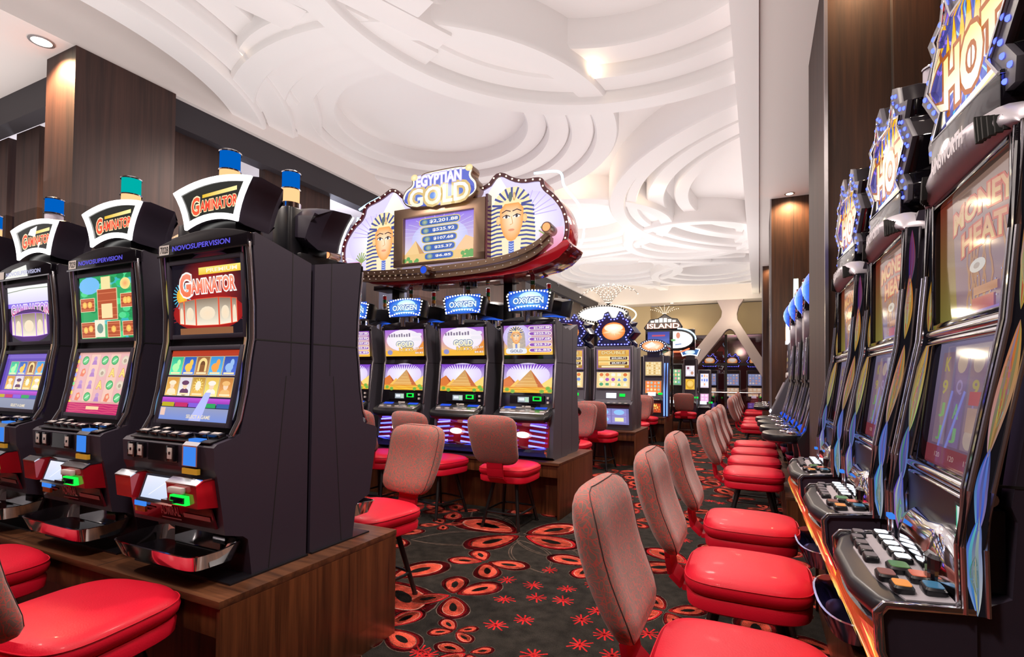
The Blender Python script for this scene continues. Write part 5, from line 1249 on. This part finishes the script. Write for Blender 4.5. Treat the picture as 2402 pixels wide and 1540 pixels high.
# blue-oval machines beyond the first fin
def make_oval_machine(label, group):
    t = thing('slot_machine', label, 'slot machine', group=group)
    mb = MB(); mb.prism([(.5, 0), (-.05, 0), (-.07, .35), (-.1, .5), (-.03, .6), (.06, 1.0), (.05, 1.05), (.07, 1.5), (.1, 1.62), (.5, 1.55)], -.28, .28, 'x'); mb.build('cabinet', M['black'], t, bevel=.01)
    for s in (-1, 1):
        mb = MB(); strip(mb, [(-.06, .58), (.0, .8), (.05, 1.02), (.045, 1.06), (.065, 1.5)], s*.28-.012, s*.28+.012, .02); mb.build('chrome_trim', M['chrome'], t, bevel=.005)
    O, U, V = frame_plane((-.03, .64), (.04, .98), -.24, .24); art_symbols(6, (.25, .2, .3), [(.7, .5, .6), (.9, .6, .3), (.4, .5, .8)], 4, 3).build('lower_screen', M['artdim'], t, O, U, V)
    O, U, V = frame_plane((.043, 1.12), (.062, 1.48), -.24, .24); a = Art(); a.rect(-.5, -.5, .5, .5, [(.4, .15, .5), (.5, .4, .42)]); a.rect(-.5, -.5, .5, -.36, (.9, .4, .5)); a.disc(0, .1, .3, .2, (.6, .45, .42)); a.build('upper_screen', M['artdim'], t, O, U, V)
    mb = MB(); mb.tube([(-.27, .03, 1.05), (.27, .03, 1.05)], .022, 10); mb.build('chrome_bar', M['chrome'], t, smooth=True)
    o = ell(0, -.2, .29, .2, 32, 2.5)
    mb = MB(); mb.loft([[(x, y, z) for x, y in grow(o, g)] for g, z in ((-.05, .47), (-.008, .49), (0, .52), (-.01, .548), (-.04, .556))]); mb.build('armrest', M['black'], t, smooth=True)
    for x, y, w, d in ((0, -.17, .13, .07), (-.17, -.14, .06, .05), (.17, -.14, .06, .05)):
        mb = MB(); mb.loft([[(px, py, z) for px, py in ell(x, y, w*q, d*q, 18, 3)] for q, z in ((1, .55), (1, .572), (.8, .58))]); mb.build('key_cluster', M['chrome'], t, smooth=True)
    mb = MB(); mb.box((.1, -.055, .6), (.16, .05, .07), 0, Matrix.Rotation(R(30), 3, 'X')); mb.build('deck_display', M['bluebtn'], t)
    mb = MB(); mb.loft([[(x, .03+y*1.1, z) for x, y in ell(0, 0, a_, b_, 24, 2.4)] for a_, b_, z in ((.1, .06, .08), (.2, .13, .14), (.24, .16, .26), (.22, .145, .262), (.16, .1, .17))]); mb.build('coin_tray', M['skirt2'], t, smooth=True)
    mb = MB(); mb.cyl((0, 0), .2, -.05, .05, 28); hd = mb.build('hood', M['silver'], t, bevel=.02); 
    hd.data.transform(Matrix.Translation((0, .08, 1.66)) @ Matrix.Rotation(R(90), 4, 'X'))
    o = ell(0, 1.93, .2, .19, 32)
    mb = MB(); mb.loft([[(x, y, z) for x, z in grow(o, g)] for y, g in ((.04, 0), (.1, .006), (.2, -.05))]); tp = mb.build('topper_housing', M['black'], t, smooth=True)
    mb = MB(); mb.ringprism(grow(o, .006), grow(o, -.016), .02, .05, 'y'); mb.build('topper_rim', M['chrome'], tp, bevel=.004)
    a = Art(); a._add([(rr*.185*math.cos(2*PI*k/28), rr*.175*math.sin(2*PI*k/28)) for rr in (0.02, .3, .6, .82, 1.) for k in range(28)], [(r_*28+k, r_*28+(k+1) % 28, (r_+1)*28+(k+1) % 28, (r_+1)*28+k) for r_ in range(4) for k in range(28)]+[tuple(range(28))], [c for c in ((.75, .9, 1), (.4, .7, 1), (.1, .3, .95), (.03, .1, .75), (.015, .04, .45)) for k in range(28)])
    a.build('oval_sign', M['artsign'], tp, None, None, None, .0005, lambda u, v, h: (u, .0385-.09*(1-(u/.185)**2-(v/.175)**2), 1.93+v))
    candle(t, 0, .14, 2.08, .035, ['amberlens', 'greenlens', 'redlens'], (.05, .05, .06), base=.02)
    return t
GO = 'blue oval slot machines'
O0 = make_oval_machine('slot machine with blue oval topper, first past the first wall fin', GO); O0.location = (.42, 5.66, .45); O0.rotation_euler = (0, 0, -PI/2-R(1.5))
for i, (x, y, l) in enumerate(((.4, 6.42, 'slot machine with blue oval topper, second past the first wall fin'), (.375, 7.18, 'slot machine with blue oval topper, third past the first wall fin'), (.35, 7.94, 'slot machine with blue oval topper, beside the grey slant-front machine'))):
    dup(O0, (x, y, .45), -PI/2-R(1.5), l)
def make_slant(label):
    t = thing('slot_machine', label, 'slot machine', (.36, 8.62, .45), -PI/2)
    mb = MB(); mb.prism([(.5, 0), (-.02, 0), (-.04, .45), (-.2, .5), (-.22, .56), (.02, 1.1), (.03, 1.6), (.5, 1.6)], -.29, .29, 'x'); mb.build('cabinet', M['grey'], t, bevel=.012)
    O, U, V = frame_plane((.021, 1.2), (.026, 1.5), -.2, .2); art_symbols(3, (.12, .08, .1), [(.8, .65, .2), (.5, .6, .8), (.7, .35, .2)], 2, 3).build('reel_window', M['artdim'], t, (O[0], O[1]-.006, O[2]), U, V)
    for x in (-.14, 0, .14): mb = MB(); mb.ringprism(ell(x, 1.13, .05, .04, 20), ell(x, 1.13, .036, .027, 20), -.0, .03, 'y'); mb.build('round_window', M['ivory'], t, bevel=.004)
    for x in (-.16, -.05, .06, .17): mb = MB(); mb.prism([(-.13, .77), (-.02, 1.02), (-.03, 1.03), (-.14, .78)], x-.03, x+.03, 'x'); mb.build('slant_panel', M['silver'], t)
    mb = MB()
    for k in range(5): mb.box((-.18+.09*k, -.2, .6), (.06, .04, .03), 0, Matrix.Rotation(R(60), 3, 'X'))
    mb.build('button_row', M['keywhite'], t)
    for x, h, m in ((-.15, .22, 'amber'), (-.02, .3, 'bulbw'), (.12, .36, 'bulbw')): mb = MB(); mb.ringprism(ell(x, 1.64+h/2, .06, h/2, 20), ell(x, 1.64+h/2, .03, h/2-.04, 20), -.0, .05, 'y'); mb.build('topper_letter', M[m], t)
    mb = MB(); mb.bb(-.22, .22, 0, .08, 1.6, 1.645); mb.build('topper_base', M['bulbw'], t)
    mb = MB(); mb.prism(arc3((-.1, 2.05), (.0, 2.55), (.1, 2.05), 10), .1, .16, 'y'); mb.bb(-.03, .03, .1, .16, 1.6, 2.06); mb.build('topper_blade', M['green2'], t)
    return t
M['green2'] = E('pale_green_glow', (.85, 1., .75), 2.2)
make_slant('grey slant-front slot machine with glowing lettered topper before the second wall fin')
for y, l in ((11.3, 'pale chrome slot machine first past the second wall fin'), (12.2, 'pale chrome slot machine second past the second wall fin'), (13.1, 'pale chrome slot machine third past the second wall fin')):
    dup(O0, (.3, y, .45), -PI/2-R(1.5), l, 'slot machines past the second wall fin')

# ------------------------------------------------------------------ machines of the far banks
def make_upright(label, loc, rot, w, h, screens, deck_z=.5, group=None, body='grey', belly=None, trim='brush', name='slot_machine'):
    t = thing(name, label, 'slot machine', loc, rot, group)
    mb = MB(); mb.prism([(0, 0), (-.36, 0), (-.4, .3), (-.44, deck_z-.03), (-.44, deck_z), (-.33, deck_z+.06), (-.29, deck_z+.3), (-.27, h-.5), (-.3, h-.02), (-.28, h), (0, h-.04)], -w/2, w/2, 'x'); mb.build('cabinet', M[body], t, bevel=.006)
    for s in (-1, 1): mb = MB(); strip(mb, [(-.34, deck_z+.06), (-.29, deck_z+.3), (-.27, h-.5), (-.3, h-.02)], s*(w/2-.015)-.013, s*(w/2-.015)+.013, .02); mb.build('side_trim', M[trim], t, bevel=.004)
    for nm, z0, z1, art, mat in screens:
        y = lambda z: -.31 if z < deck_z+.3 else -.29-.015*max(0, (z-(h-.5))/.5)
        mb = MB(); bezel(mb, (y(z0)-.0, z0), (y(z1)-.0, z1), -w/2+.06, w/2-.06, .012, .014); mb.build(nm+'_bezel', M['brush'], t)
        O, U, V = frame_plane((y(z0)-.006, z0), (y(z1)-.006, z1), -w/2+.06, w/2-.06); art.build(nm, M[mat], t, O, U, V)
    mb = MB(); mb.bb(-w/2+.03, w/2-.03, -.47, -.33, deck_z-.02, deck_z+.012); mb.build('button_deck', M['black'], t, bevel=.006)
    for k in range(6): mb = MB(); mb.box((-w/2+.1+k*(w-.2)/5, -.43, deck_z+.016), (.05, .035, .016)); mb.build('button', M['ivory'], t, bevel=.003)
    mb = MB(); mb.bb(-.12, .06, -.325, -.3, deck_z+.1, deck_z+.19); mb.build('player_display', M['keywhite'], t); mb = MB(); mb.bb(.12, .22, -.325, -.3, deck_z+.13, deck_z+.18); mb.build('bill_slot', M['green'], t)
    if belly:
        O, U, V = frame_plane((-.384, .1), (-.426, deck_z-.08), -w/2+.05, w/2-.05); belly.build('belly_panel', M['art'], t, (O[0], O[1]-.012, O[2]), U, V)
    return t
def art_double():
    a = Art(); a.rect(-.5, -.5, .5, .5, (.25, .12, .3)); a.rect(-.47, -.45, .47, .47, [(.4, .2, .02), (.9, .5, .1)]); a.text('DOUBLE', 0, .34, .72, .16, (1, .8, .35), .06, (.3, .08, .02), .03)
    for k, (y, c) in enumerate(((.05, '$55,286.71'), (-.2, '$8,081.27'))):
        a.rect(-.45, y-.1, .46, y+.1, (1, .8, .35)); a.rect(-.44, y-.08, -.14, y+.08, [(1, .5, .1), (1, .75, .3)]); a.rect(-.1, y-.07, .42, y+.07, (.08, .03, .03)); a.text(c, .16, y, .42, .09, (1, .95, .85), bold=.03)
    a.rect(-.36, -.42, .34, -.34, (1, .85, .5)); return a
GC = 'spiky-topped machines'
def star_topper(t, Z0, sc=1.):
    st = star_outline(sc)
    mb = MB(); mb.loft([[(x, -.3, z+Z0) for x, z in st], [(x, -.24, z+Z0) for x, z in st], [(x*.8, -.08, z*.8+Z0) for x, z in st]]); mb.bb(-.2, .2, -.28, -.1, Z0-.42*sc, Z0-.2*sc); tp = mb.build('topper_housing', M['bluehouse'], t, bevel=.006)
    beads([(x, -.303, z+Z0) for x, z in along(grow(st, -.03), .06)], .015, 'ledwhite', tp, 'led', 6, 4)
    a = Art(); a.disc(0, 0, .21*sc, .16*sc, (1, .75, .4), (.9, .22, .02), 24); random.seed(17)
    for k in range(26): q = random.uniform(0, 6.28); a.poly([(.03*math.cos(q+1.5), .02*math.sin(q+1.5)), (.03*math.cos(q-1.5), .02*math.sin(q-1.5)), (random.uniform(.1, .24)*sc*math.cos(q), random.uniform(.08, .16)*sc*math.sin(q))], [(1, .95, .8), (1, .95, .8), (1, .5, .1)])
    a.disc(0, .06*sc, .17*sc, .07*sc, (1, 1, 1), (1, .85, .6), 20); a.build('burst_sign', M['artsign'], tp, (0, -.302, Z0), (1, 0, 0), (0, 0, 1))
M['bluehouse'] = P('blue_black_housing', (.01, .012, .06), .2, coat=.5)
C0 = make_upright('slot machine under spiky blue star topper, orange DOUBLE screen over yellow reels', (-2.36, 9.47, .6), 0, .72, 1.5,
    [('upper_screen', 1.08, 1.43, art_double(), 'art'), ('lower_screen', .74, 1.02, art_symbols(8, (.9, .65, .3), [(.8, .2, .05), (.1, .4, .2), (.2, .3, .7), (.95, .9, .8), (.45, .1, .5)], 5, 3), 'art')], .46, GC, 'grey', art_symbols(12, (.2, .2, .5), [(.9, .9, .5), (.3, .6, 1)], 2, 2))
star_topper(C0, 1.76)
dup(C0, (-3.22, 9.47, .6), 0, 'slot machine under a spiky blue star topper, next along from the DOUBLE screen machine'); dup(C0, (-2.36, 9.485, .6), PI, 'slot machine back to back with the DOUBLE screen machine, spiky topper back'); dup(C0, (-3.22, 9.485, .6), PI, 'slot machine seen from behind, dark spiky topper back beside the pyramid bank')
D0 = make_upright('slot machine with gold and orange screens edged by tall blue light tubes', (-2.34, 13.27, .6), 0, .5, 1.5,
    [('upper_screen', 1.0, 1.33, art_symbols(14, (.75, .55, .25), [(.95, .8, .5), (.6, .35, .1), (1, .9, .65)], 6, 5), 'art'), ('lower_screen', .5, .86, art_symbols(15, (.9, .2, .03), [(1, .8, .4), (.4, .6, .6), (.95, .5, .5)], 4, 4), 'art')], .4, None, 'shell', art_fire(8))
for x in (.27, .335):
    mb = MB(); mb.tube([(x, -.36+.0*x, .02), (x-.01, -.3, .6), (x, -.28, 1.3)], .014, 8); mb.build('light_tube', M['tubeblue'], D0, smooth=True)
mb = MB(); mb.bb(.25, .355, -.25, -.02, .0, 1.48); mb.build('side_fin', M['shell'], D0)
o = ell(0, 1.72, .33, .16, 36)
mb = MB(); mb.loft([[(x, y, z) for x, z in grow(o, g)] for y, g in ((-.4, 0), (-.34, .01), (-.1, -.04))]); mb.bb(-.15, .15, -.3, -.12, 1.45, 1.62); tp = mb.build('topper_housing', M['bluehouse'], D0, smooth=True)
beads([(x, -.403, z) for x, z in along(grow(o, -.03), .055)], .014, 'bulbw', tp, 'bulb', 6, 4)
a = Art(); a.disc(0, 0, .26, .12, (1, .95, .8), (.9, .3, .05), 24); a.poly([(-.2, 0), (-.02, .1), (.08, .02), (-.1, -.06)], (1, .95, .8)); a.poly([(.0, -.02), (.1, -.08), (.18, .02)], (1, .8, .6)); a.build('oval_sign', M['artsign'], tp, (0, -.402, 1.72), (1, 0, 0), (0, 0, 1))
dup(D0, (-3.2, 13.27, .6), 0, 'slot machine with oval topper, next along from the blue-tube machine'); dup(D0, (-2.36, 13.285, .6), PI, 'slot machine back to back with the blue-tube machine')

# oval backlit sign with sprays of little lamps
V0 = thing('oval_sign', 'blank white oval backlit sign under a spray of fairy lamps, above the far left bank', 'sign', (-2.66, 9.55, .6))
o = ell(0, 2.12, .48, .17, 40)
mb = MB(); mb.prism(o, -.06, .06, 'y'); mb.build('box', M['black'], V0, bevel=.01)
a = Art(); a.poly([(x, z-2.12) for x, z in grow(o, -.03)], (1, 1, .98)); a.disc(.06, -.06, .03, .03, (.8, .15, .1), n=4); a.build('lit_face', M['artsign'], V0, (0, -.062, 2.12), (1, 0, 0), (0, 0, 1))
beads([(x, -.064, z) for x, z in along(grow(o, -.014), .05)], .01, 'bulb', V0, 'bulb', 6, 4)
mb = MB(); mb.tube([(x+.1, .1, z-.02) for x, z in ell(0, 2.12, .5, .19, 40)], .014, 6, closed=True); mb.build('neon_tube', M['neonwarm'], V0, smooth=True)
mb = MB(); mb.bb(-.16, -.1, -.03, .03, .0, 1.97); mb.build('post', M['black'], V0)
fp = []
for k in range(11):
    wr = MB()
    t_ = -1+.2*k; pts = [(.1+t_*.55*u**.9, 0, 2.28+(.32+.1*(1-abs(t_)))*math.sin(u*(1.6+.9*abs(t_)))*1.0) for u in [i/13 for i in range(14)]]
    wr.tube(pts, .003, 5); wr.build('wire', M['black'], V0); fp += pts[::2] if k % 2 else pts[1::2]
beads(fp[:100], .012, 'bulb', V0, 'fairy_lamp', 6, 4)

# ISLAND sign with wheel
I0 = thing('island_sign', 'ISLAND sign with dark screen and half-round white wheel, above the blue-tube machine', 'sign', (-2.1, 13.9, 0))
mb = MB(); mb.bb(-.62, .62, 0, .2, 2.26, 2.8); mb.bb(-.3, -.24, .06, .14, .0, 2.26); mb.bb(.02, .08, .06, .14, .0, 2.26); mb.build('box', M['gloss'], I0, bevel=.01)
a = Art(); a.rect(-.5, -.5, .5, .5, [(.1, .2, .6), (.06, .08, .4)]); a.rect(-.3, .2, .3, .3, (.6, .1, .15)); a.build('screen', M['art'], I0, (-.28, -.002, 2.55), (.56, 0, 0), (0, 0, .4))
wo = [(.05, 2.27), (.05, 2.79), (.2, 2.79)]+[(.2+.42*math.sin(q), 2.53+.26*math.cos(q)) for q in [PI*i/12 for i in range(1, 12)]]+[(.2, 2.27)]
mb = MB(); mb.prism(wo, -.04, 0, 'y'); mb.build('wheel_box', M['black'], I0, bevel=.006)
a = Art(); a.poly(grow(wo, -.04), (.98, .98, .95)); a.disc(.22, 2.64, .05, .08, (.75, .3, .2), n=10); a.disc(.1, 2.52, .06, .03, (.2, .5, .2), n=8); a.line([(.15, 2.4), (.3, 2.42)], .03, (.3, .4, .6)); a.build('wheel_face', M['artsign'], I0, (0, -.042, 0), (1, 0, 0), (0, 0, 1))
mb = MB(); mb.tube([(x, -.02, z) for x, z in grow(wo, .03)[2:9]], .018, 8); mb.build('neon_tube', M['neonblue'], I0, smooth=True)
mb = MB(); mb.tube([(.5, -.02, 2.3), (.3, -.02, 2.22), (.1, -.02, 2.22)], .018, 8); mb.tube([(-.05, -.02, 2.22), (-.3, -.02, 2.22)], .018, 8); mb.build('red_tube', M['redglow'], I0, smooth=True)
po = [(-.62, 2.8), (-.66, 2.86), (-.5, 3.08), (-.3, 3.1), (-.12, 3.22), (.06, 3.1), (.2, 3.08), (.32, 2.88), (.3, 2.8)]
mb = MB(); mb.prism(po, -.02, .1, 'y'); o = mb.build('lettering_board', M['black'], I0, bevel=.006)
a = Art(); a.poly(grow(po, -.025), (.15, .12, .1)); a.text('ISLAND', -.16, 2.9, .82, .13, (1, .95, .88), .06, (.3, .1, .05), .03); random.seed(1)
for k in range(6): a.rect(-.48+k*.11, 2.99, -.39+k*.11, 3.06+.03*(2-abs(k-2.5)), (1, .96, .9))
a.build('lettering', M['artsign'], o, (0, -.022, 0), (1, 0, 0), (0, 0, 1))
beads([(-.14+(-1+k/3)*.05*u, .05, 3.2+.035*u-.002*u*u*abs(-1+k/3)) for k in range(7) for u in range(1, 8)], .01, 'bulb', I0, 'fairy_lamp', 6, 4)

# last machines before the glass wall and beyond it
E0 = make_upright('slot machine with green fruit screen and slanted deck, left of the handrail', (-2.22, 15.9, .3), 0, .5, 1.66, [('upper_screen', 1.05, 1.5, art_symbols(31, (.15, .4, .2), [(.9, .3, .4), (1, .9, .6), (.3, .5, .9), (1, .6, .2)], 4, 4), 'art'), ('lower_screen', .55, .7, art_symbols(32, (.7, .5, .4), [(.9, .4, .2)], 4, 1), 'art')], .42, None, 'black')
E1 = make_upright('narrow slot machine with arched blue and white topper, near the handrail', (-1.76, 15.7, .3), 0, .36, 1.8, [('upper_screen', 1.3, 1.6, art_symbols(33, (.75, .7, .8), [(.3, .1, .15), (.6, .3, .2), (1, 1, 1)], 2, 2), 'art'), ('lower_screen', .93, 1.22, art_burst((1, .7, .2), (.95, .5, .05), (.95, .55, .05)), 'art')], .55, None, 'shell')
o = arch_sign(.4, .56, 1.86, 2.06, .04)[::-1]
mb = MB(); mb.prism(o, -.36, -.2, 'y'); mb.bb(-.12, .12, -.3, -.2, 1.76, 1.9); tp = mb.build('topper_housing', M['grey'], E1); mb = MB(); mb.ringprism(o, grow(o, -.025), -.375, -.36, 'y'); mb.build('neon_frame', M['neon'], tp)
a = Art(); a.poly(grow(o, -.025), (.05, .15, .4)); a.disc(0, 1.98, .14, .06, (1, 1, 1), (.5, .75, 1), 16); a.build('topper_sign', M['artsign'], tp, (0, -.362, 0), (1, 0, 0), (0, 0, 1))
E2 = make_upright('slot machine with pale pink and white screen, rightmost before the handrail', (-1.42, 16.2, .3), 0, .34, 1.5, [('upper_screen', .98, 1.38, art_symbols(34, (.85, .75, .9), [(.2, .3, .9), (1, .5, .3), (1, 1, 1)], 3, 3), 'art'), ('lower_screen', .5, .8, art_symbols(35, (.8, .4, .7), [(1, .8, .95)], 2, 3), 'art')], .4, None, 'shell')
mb = MB(); mb.bb(-2.5, -1.15, 15.35, 16.3, 0, .299); tag(mb.build('machine_plinth', M['wood'], None, bevel=.004), 'low dark plinth under the last machines before the handrail', 'plinth')
GG = 'slot machines behind the far glass'
Z1 = make_upright('slot machine in the next room, seen through the far glass wall', (-1.75, 22., .3), 0, .6, 1.6, [('upper_screen', 1.0, 1.45, art_symbols(41, (.3, .35, .6), [(.9, .5, .4), (1, .9, .8), (.4, .6, 1)], 4, 4), 'art'), ('lower_screen', .5, .9, art_symbols(42, (.75, .5, .3), [(1, .9, .7)], 3, 3), 'art')], .4, GG, 'shell', art_symbols(43, (.1, .1, .6), [(.4, .4, 1)], 3, 2))
star_topper(Z1, 1.95, .9)
for x, y in ((-.95, 22.4), (-.15, 22.8), (.6, 23.2)):
    dup(Z1, (x, y, .3), 0, 'slot machine in the next room, seen through the far glass wall')

# ------------------------------------------------------------------ stools in place
for y, l in ((1.82, 'red swivel stool nearest the camera in the right row, tall patterned back in front'), (2.75, 'red swivel stool second in the right row'), (3.68, 'red swivel stool third in the right row, before the gap at the first wall fin'),
             (5.68, 'red swivel stool first after the gap in the right row, black legs showing'), (6.5, 'red swivel stool second after the first gap, right row'), (7.32, 'red swivel stool third after the first gap in the right row'), (8.2, 'red swivel stool fourth after the gap, at the grey slant machine')):
    stool(-.05, y, -90, l)
for i, y in enumerate((11.5, 12.5, 13.5)): stool(-.06, y, -90, 'red swivel stool %s beyond the second wall fin' % ('first', 'second', 'third')[i])
for i, y in enumerate((15.9, 17.2)): stool(-.1, y, -90, ('red swivel stool second from the far end of the right row', 'red swivel stool at the far end of the right row, before the glass wall')[i])
stool(-2.32, 4.86, 0, 'red swivel stool at the first pyramid machine, back to the camera, legs visible')
stool(-3.2, 4.86, -12, 'red swivel stool at the second pyramid machine, back to the camera')
stool(-4.02, 4.86, 0, 'red swivel stool at the third pyramid machine, half hidden behind machine 7028')
stool(-2.38, 2.78, 172, 'red swivel stool facing the rear of 7028, salmon patterned front of its back showing')
stool(-2.33, 1.09, 9, 'red swivel stool at the lower left, in front of machine 7028')
stool(-3.34, 1.09, 0, 'red swivel stool partly hidden at the left edge, in front of machine 7029')
stool(-2.42, 8.55, -4, 'red swivel stool at the DOUBLE screen machine, back to the camera')
stool(-2.4, 6.95, 180, 'red swivel stool behind the pyramid bank, facing the rear machines')
stool(-2.42, 12.45, 0, 'red swivel stool at the blue-tube machine, back to the camera')
stool(-2.3, 10.7, 180, 'red swivel stool behind the DOUBLE machine bank, mostly hidden')
stool(-1.8, 14.8, 0, 'red swivel stool at the narrow arched-topper machine near the handrail')

# ------------------------------------------------------------------ small ceiling things
dc = thing('ceiling_dome_camera', 'small dark dome camera under the ceiling left of the oval sign', 'camera', (-5.4, 14.3, 4.3))
mb = MB(); mb.cyl((0, 0), .09, -.03, 0, 20); mb.build('base', M['silver'], dc, smooth=True); mb = MB(); mb.ball((0, 0, -.05), .08, 0, 16, 8); mb.build('dome', M['gloss'], dc, smooth=True)

# ------------------------------------------------------------------ lamps of the room and added fill lights
downlight(-5.47, 2.17, HC-.001, 'glowing recessed ceiling lamp above the big veneer pier at upper left', 330, (1, .62, .32), 2.4, .07)
downlight(.42, 8.84, HC+.039, 'glowing recessed ceiling lamp washing the second veneer fin on the right', 110, (1, .6, .3), 2.6, .05)
downlight(.28, 14.1, HC+.039, 'glowing recessed ceiling lamp washing the last veneer fin on the right', 35, (1, .55, .25), 2.6, .05)
downlight(.62, 3.86, HC+.039, 'recessed ceiling lamp washing the nearest veneer fin on the right', 28, (1, .62, .34), 2.6, .05)
downlight(-2.75, 18.72, HC-.121, 'left one of two recessed lamps on the far edge of the ceiling', 60, size=2.6)
downlight(-1.15, 18.72, HC-.121, 'right one of two recessed lamps on the far edge of the ceiling', 60, size=2.6)
def lamp(kind, loc, energy, col=(1, .9, .8), **k):
    l = bpy.data.lights.new('room_and_fill_light', kind); l.energy = energy; l.color = col
    for q, v in k.items():
        if q != 'rot': setattr(l, q, v)
    o = bpy.data.objects.new('room_and_fill_light', l); COL.objects.link(o); o.location = loc
    if 'rot' in k: o.rotation_euler = k['rot']
    return o
# unseen upward fill added to brighten the ceiling, in place of bounced light
for x, y, sx_, sy_ in ((-3., 5., 5.5, 14.), (-3., 14., 5.5, 8.)):
    lamp('AREA', (x, y, 2.95), UP*sx_*sy_/77, (1, .95, .92), shape='RECTANGLE', size=sx_, size_y=sy_, rot=(PI, 0, 0))
lamp('AREA', (-7.2, 2., 3.2), UP*.25, (1, .93, .9), shape='RECTANGLE', size=3, size_y=5, rot=(PI, 0, 0))
lamp('AREA', (-.3, 6., 2.9), UP*.12, (1, .88, .82), shape='RECTANGLE', size=.6, size_y=15, rot=(PI, 0, 0))
# warm lamps inside the rings
for x, y, z, e in ((-1.5, 4.86, 4.5, 7), (-2.62, 7.7, 4.5, 7), (-2.5, 10.6, 4.45, 6), (-1.5, 8.5, 4.5, 6), (-3.5, 13.5, 4.45, 8), (-4.4, 11.9, 4.45, 6), (-3.9, 2.2, 4.62, 8), (-4.3, 3.2, 4.5, 6)):
    lamp('POINT', (x, y, z), e*.65, (1, .74, .45), shadow_soft_size=.05)
# broad ceiling lamps over the aisles
for x, y, e in ((-1., .3, 1), (-1.0, 3.6, 1), (-1., 7.2, 1), (-1., 11.2, 1), (-1.2, 15.5, 1), (-4.2, .1, 1), (-4.2, 3.8, 1), (-4.2, 7.6, 1), (-4.2, 11.4, 1), (-4, 15.5, 1), (-7.8, 1.2, .5), (.9, 1.6, .5)):
    lamp('SPOT', (x, y, 4.2), AISLE*e, (1, .86, .76), spot_size=R(150), spot_blend=.8, shadow_soft_size=.18)
lamp('POINT', (-6.2, 6., 3.4), 60, (.8, .82, 1), shadow_soft_size=.3)
lamp('POINT', (-6.2, 10., 3.4), 60, (.8, .82, 1), shadow_soft_size=.3)
lamp('POINT', (-8.2, 3.2, 3.2), 40, (.8, .82, 1), shadow_soft_size=.3)
for x in (-4.5, -2.4, -.6): lamp('POINT', (x, 17.9, 3.5), 28, (1, .85, .6), shadow_soft_size=.1)  # unseen fill added to brighten the far bulkhead
for x in (-5., -1.): lamp('POINT', (x, 21.5, 3.1), 60, (1, .8, .5), shadow_soft_size=.2)
lamp('POINT', (-.8, 24., 3.), 30, (1, .5, .6), shadow_soft_size=.2)
w = bpy.data.worlds.new('world'); SC.world = w; w.use_nodes = True
bg = w.node_tree.nodes['Background']; bg.inputs[0].default_value = (1, .9, .9, 1); bg.inputs[1].default_value = WORLD

cam = bpy.data.cameras.new('camera'); cam.sensor_width = 36; cam.sensor_fit = 'HORIZONTAL'; cam.lens = 1215/2402*36; cam.shift_y = (858.4-770)/2402; cam.clip_start = .05
co = bpy.data.objects.new('camera', cam); COL.objects.link(co); co.location = (0, 0, 1.5)
yaw, pit, rol = R(25.5), R(1.3), R(.6)
f = Vector((-math.sin(yaw)*math.cos(pit), math.cos(yaw)*math.cos(pit), math.sin(pit))); r = Vector((math.cos(yaw), math.sin(yaw), 0)); u = r.cross(f)
r2 = r*math.cos(rol)+u*math.sin(rol); u2 = u*math.cos(rol)-r*math.sin(rol)
co.rotation_euler = Matrix((r2, u2, -f)).transposed().to_euler()
SC.camera = co
vs = SC.view_settings; vs.view_transform = 'Standard'; vs.look = 'None'; vs.gamma = 1; vs.exposure = EXPO; vs.use_curve_mapping = False
SC.cycles.use_denoising = True; SC.cycles.max_bounces = 8; SC.cycles.caustics_reflective = False; SC.cycles.sample_clamp_indirect = 6
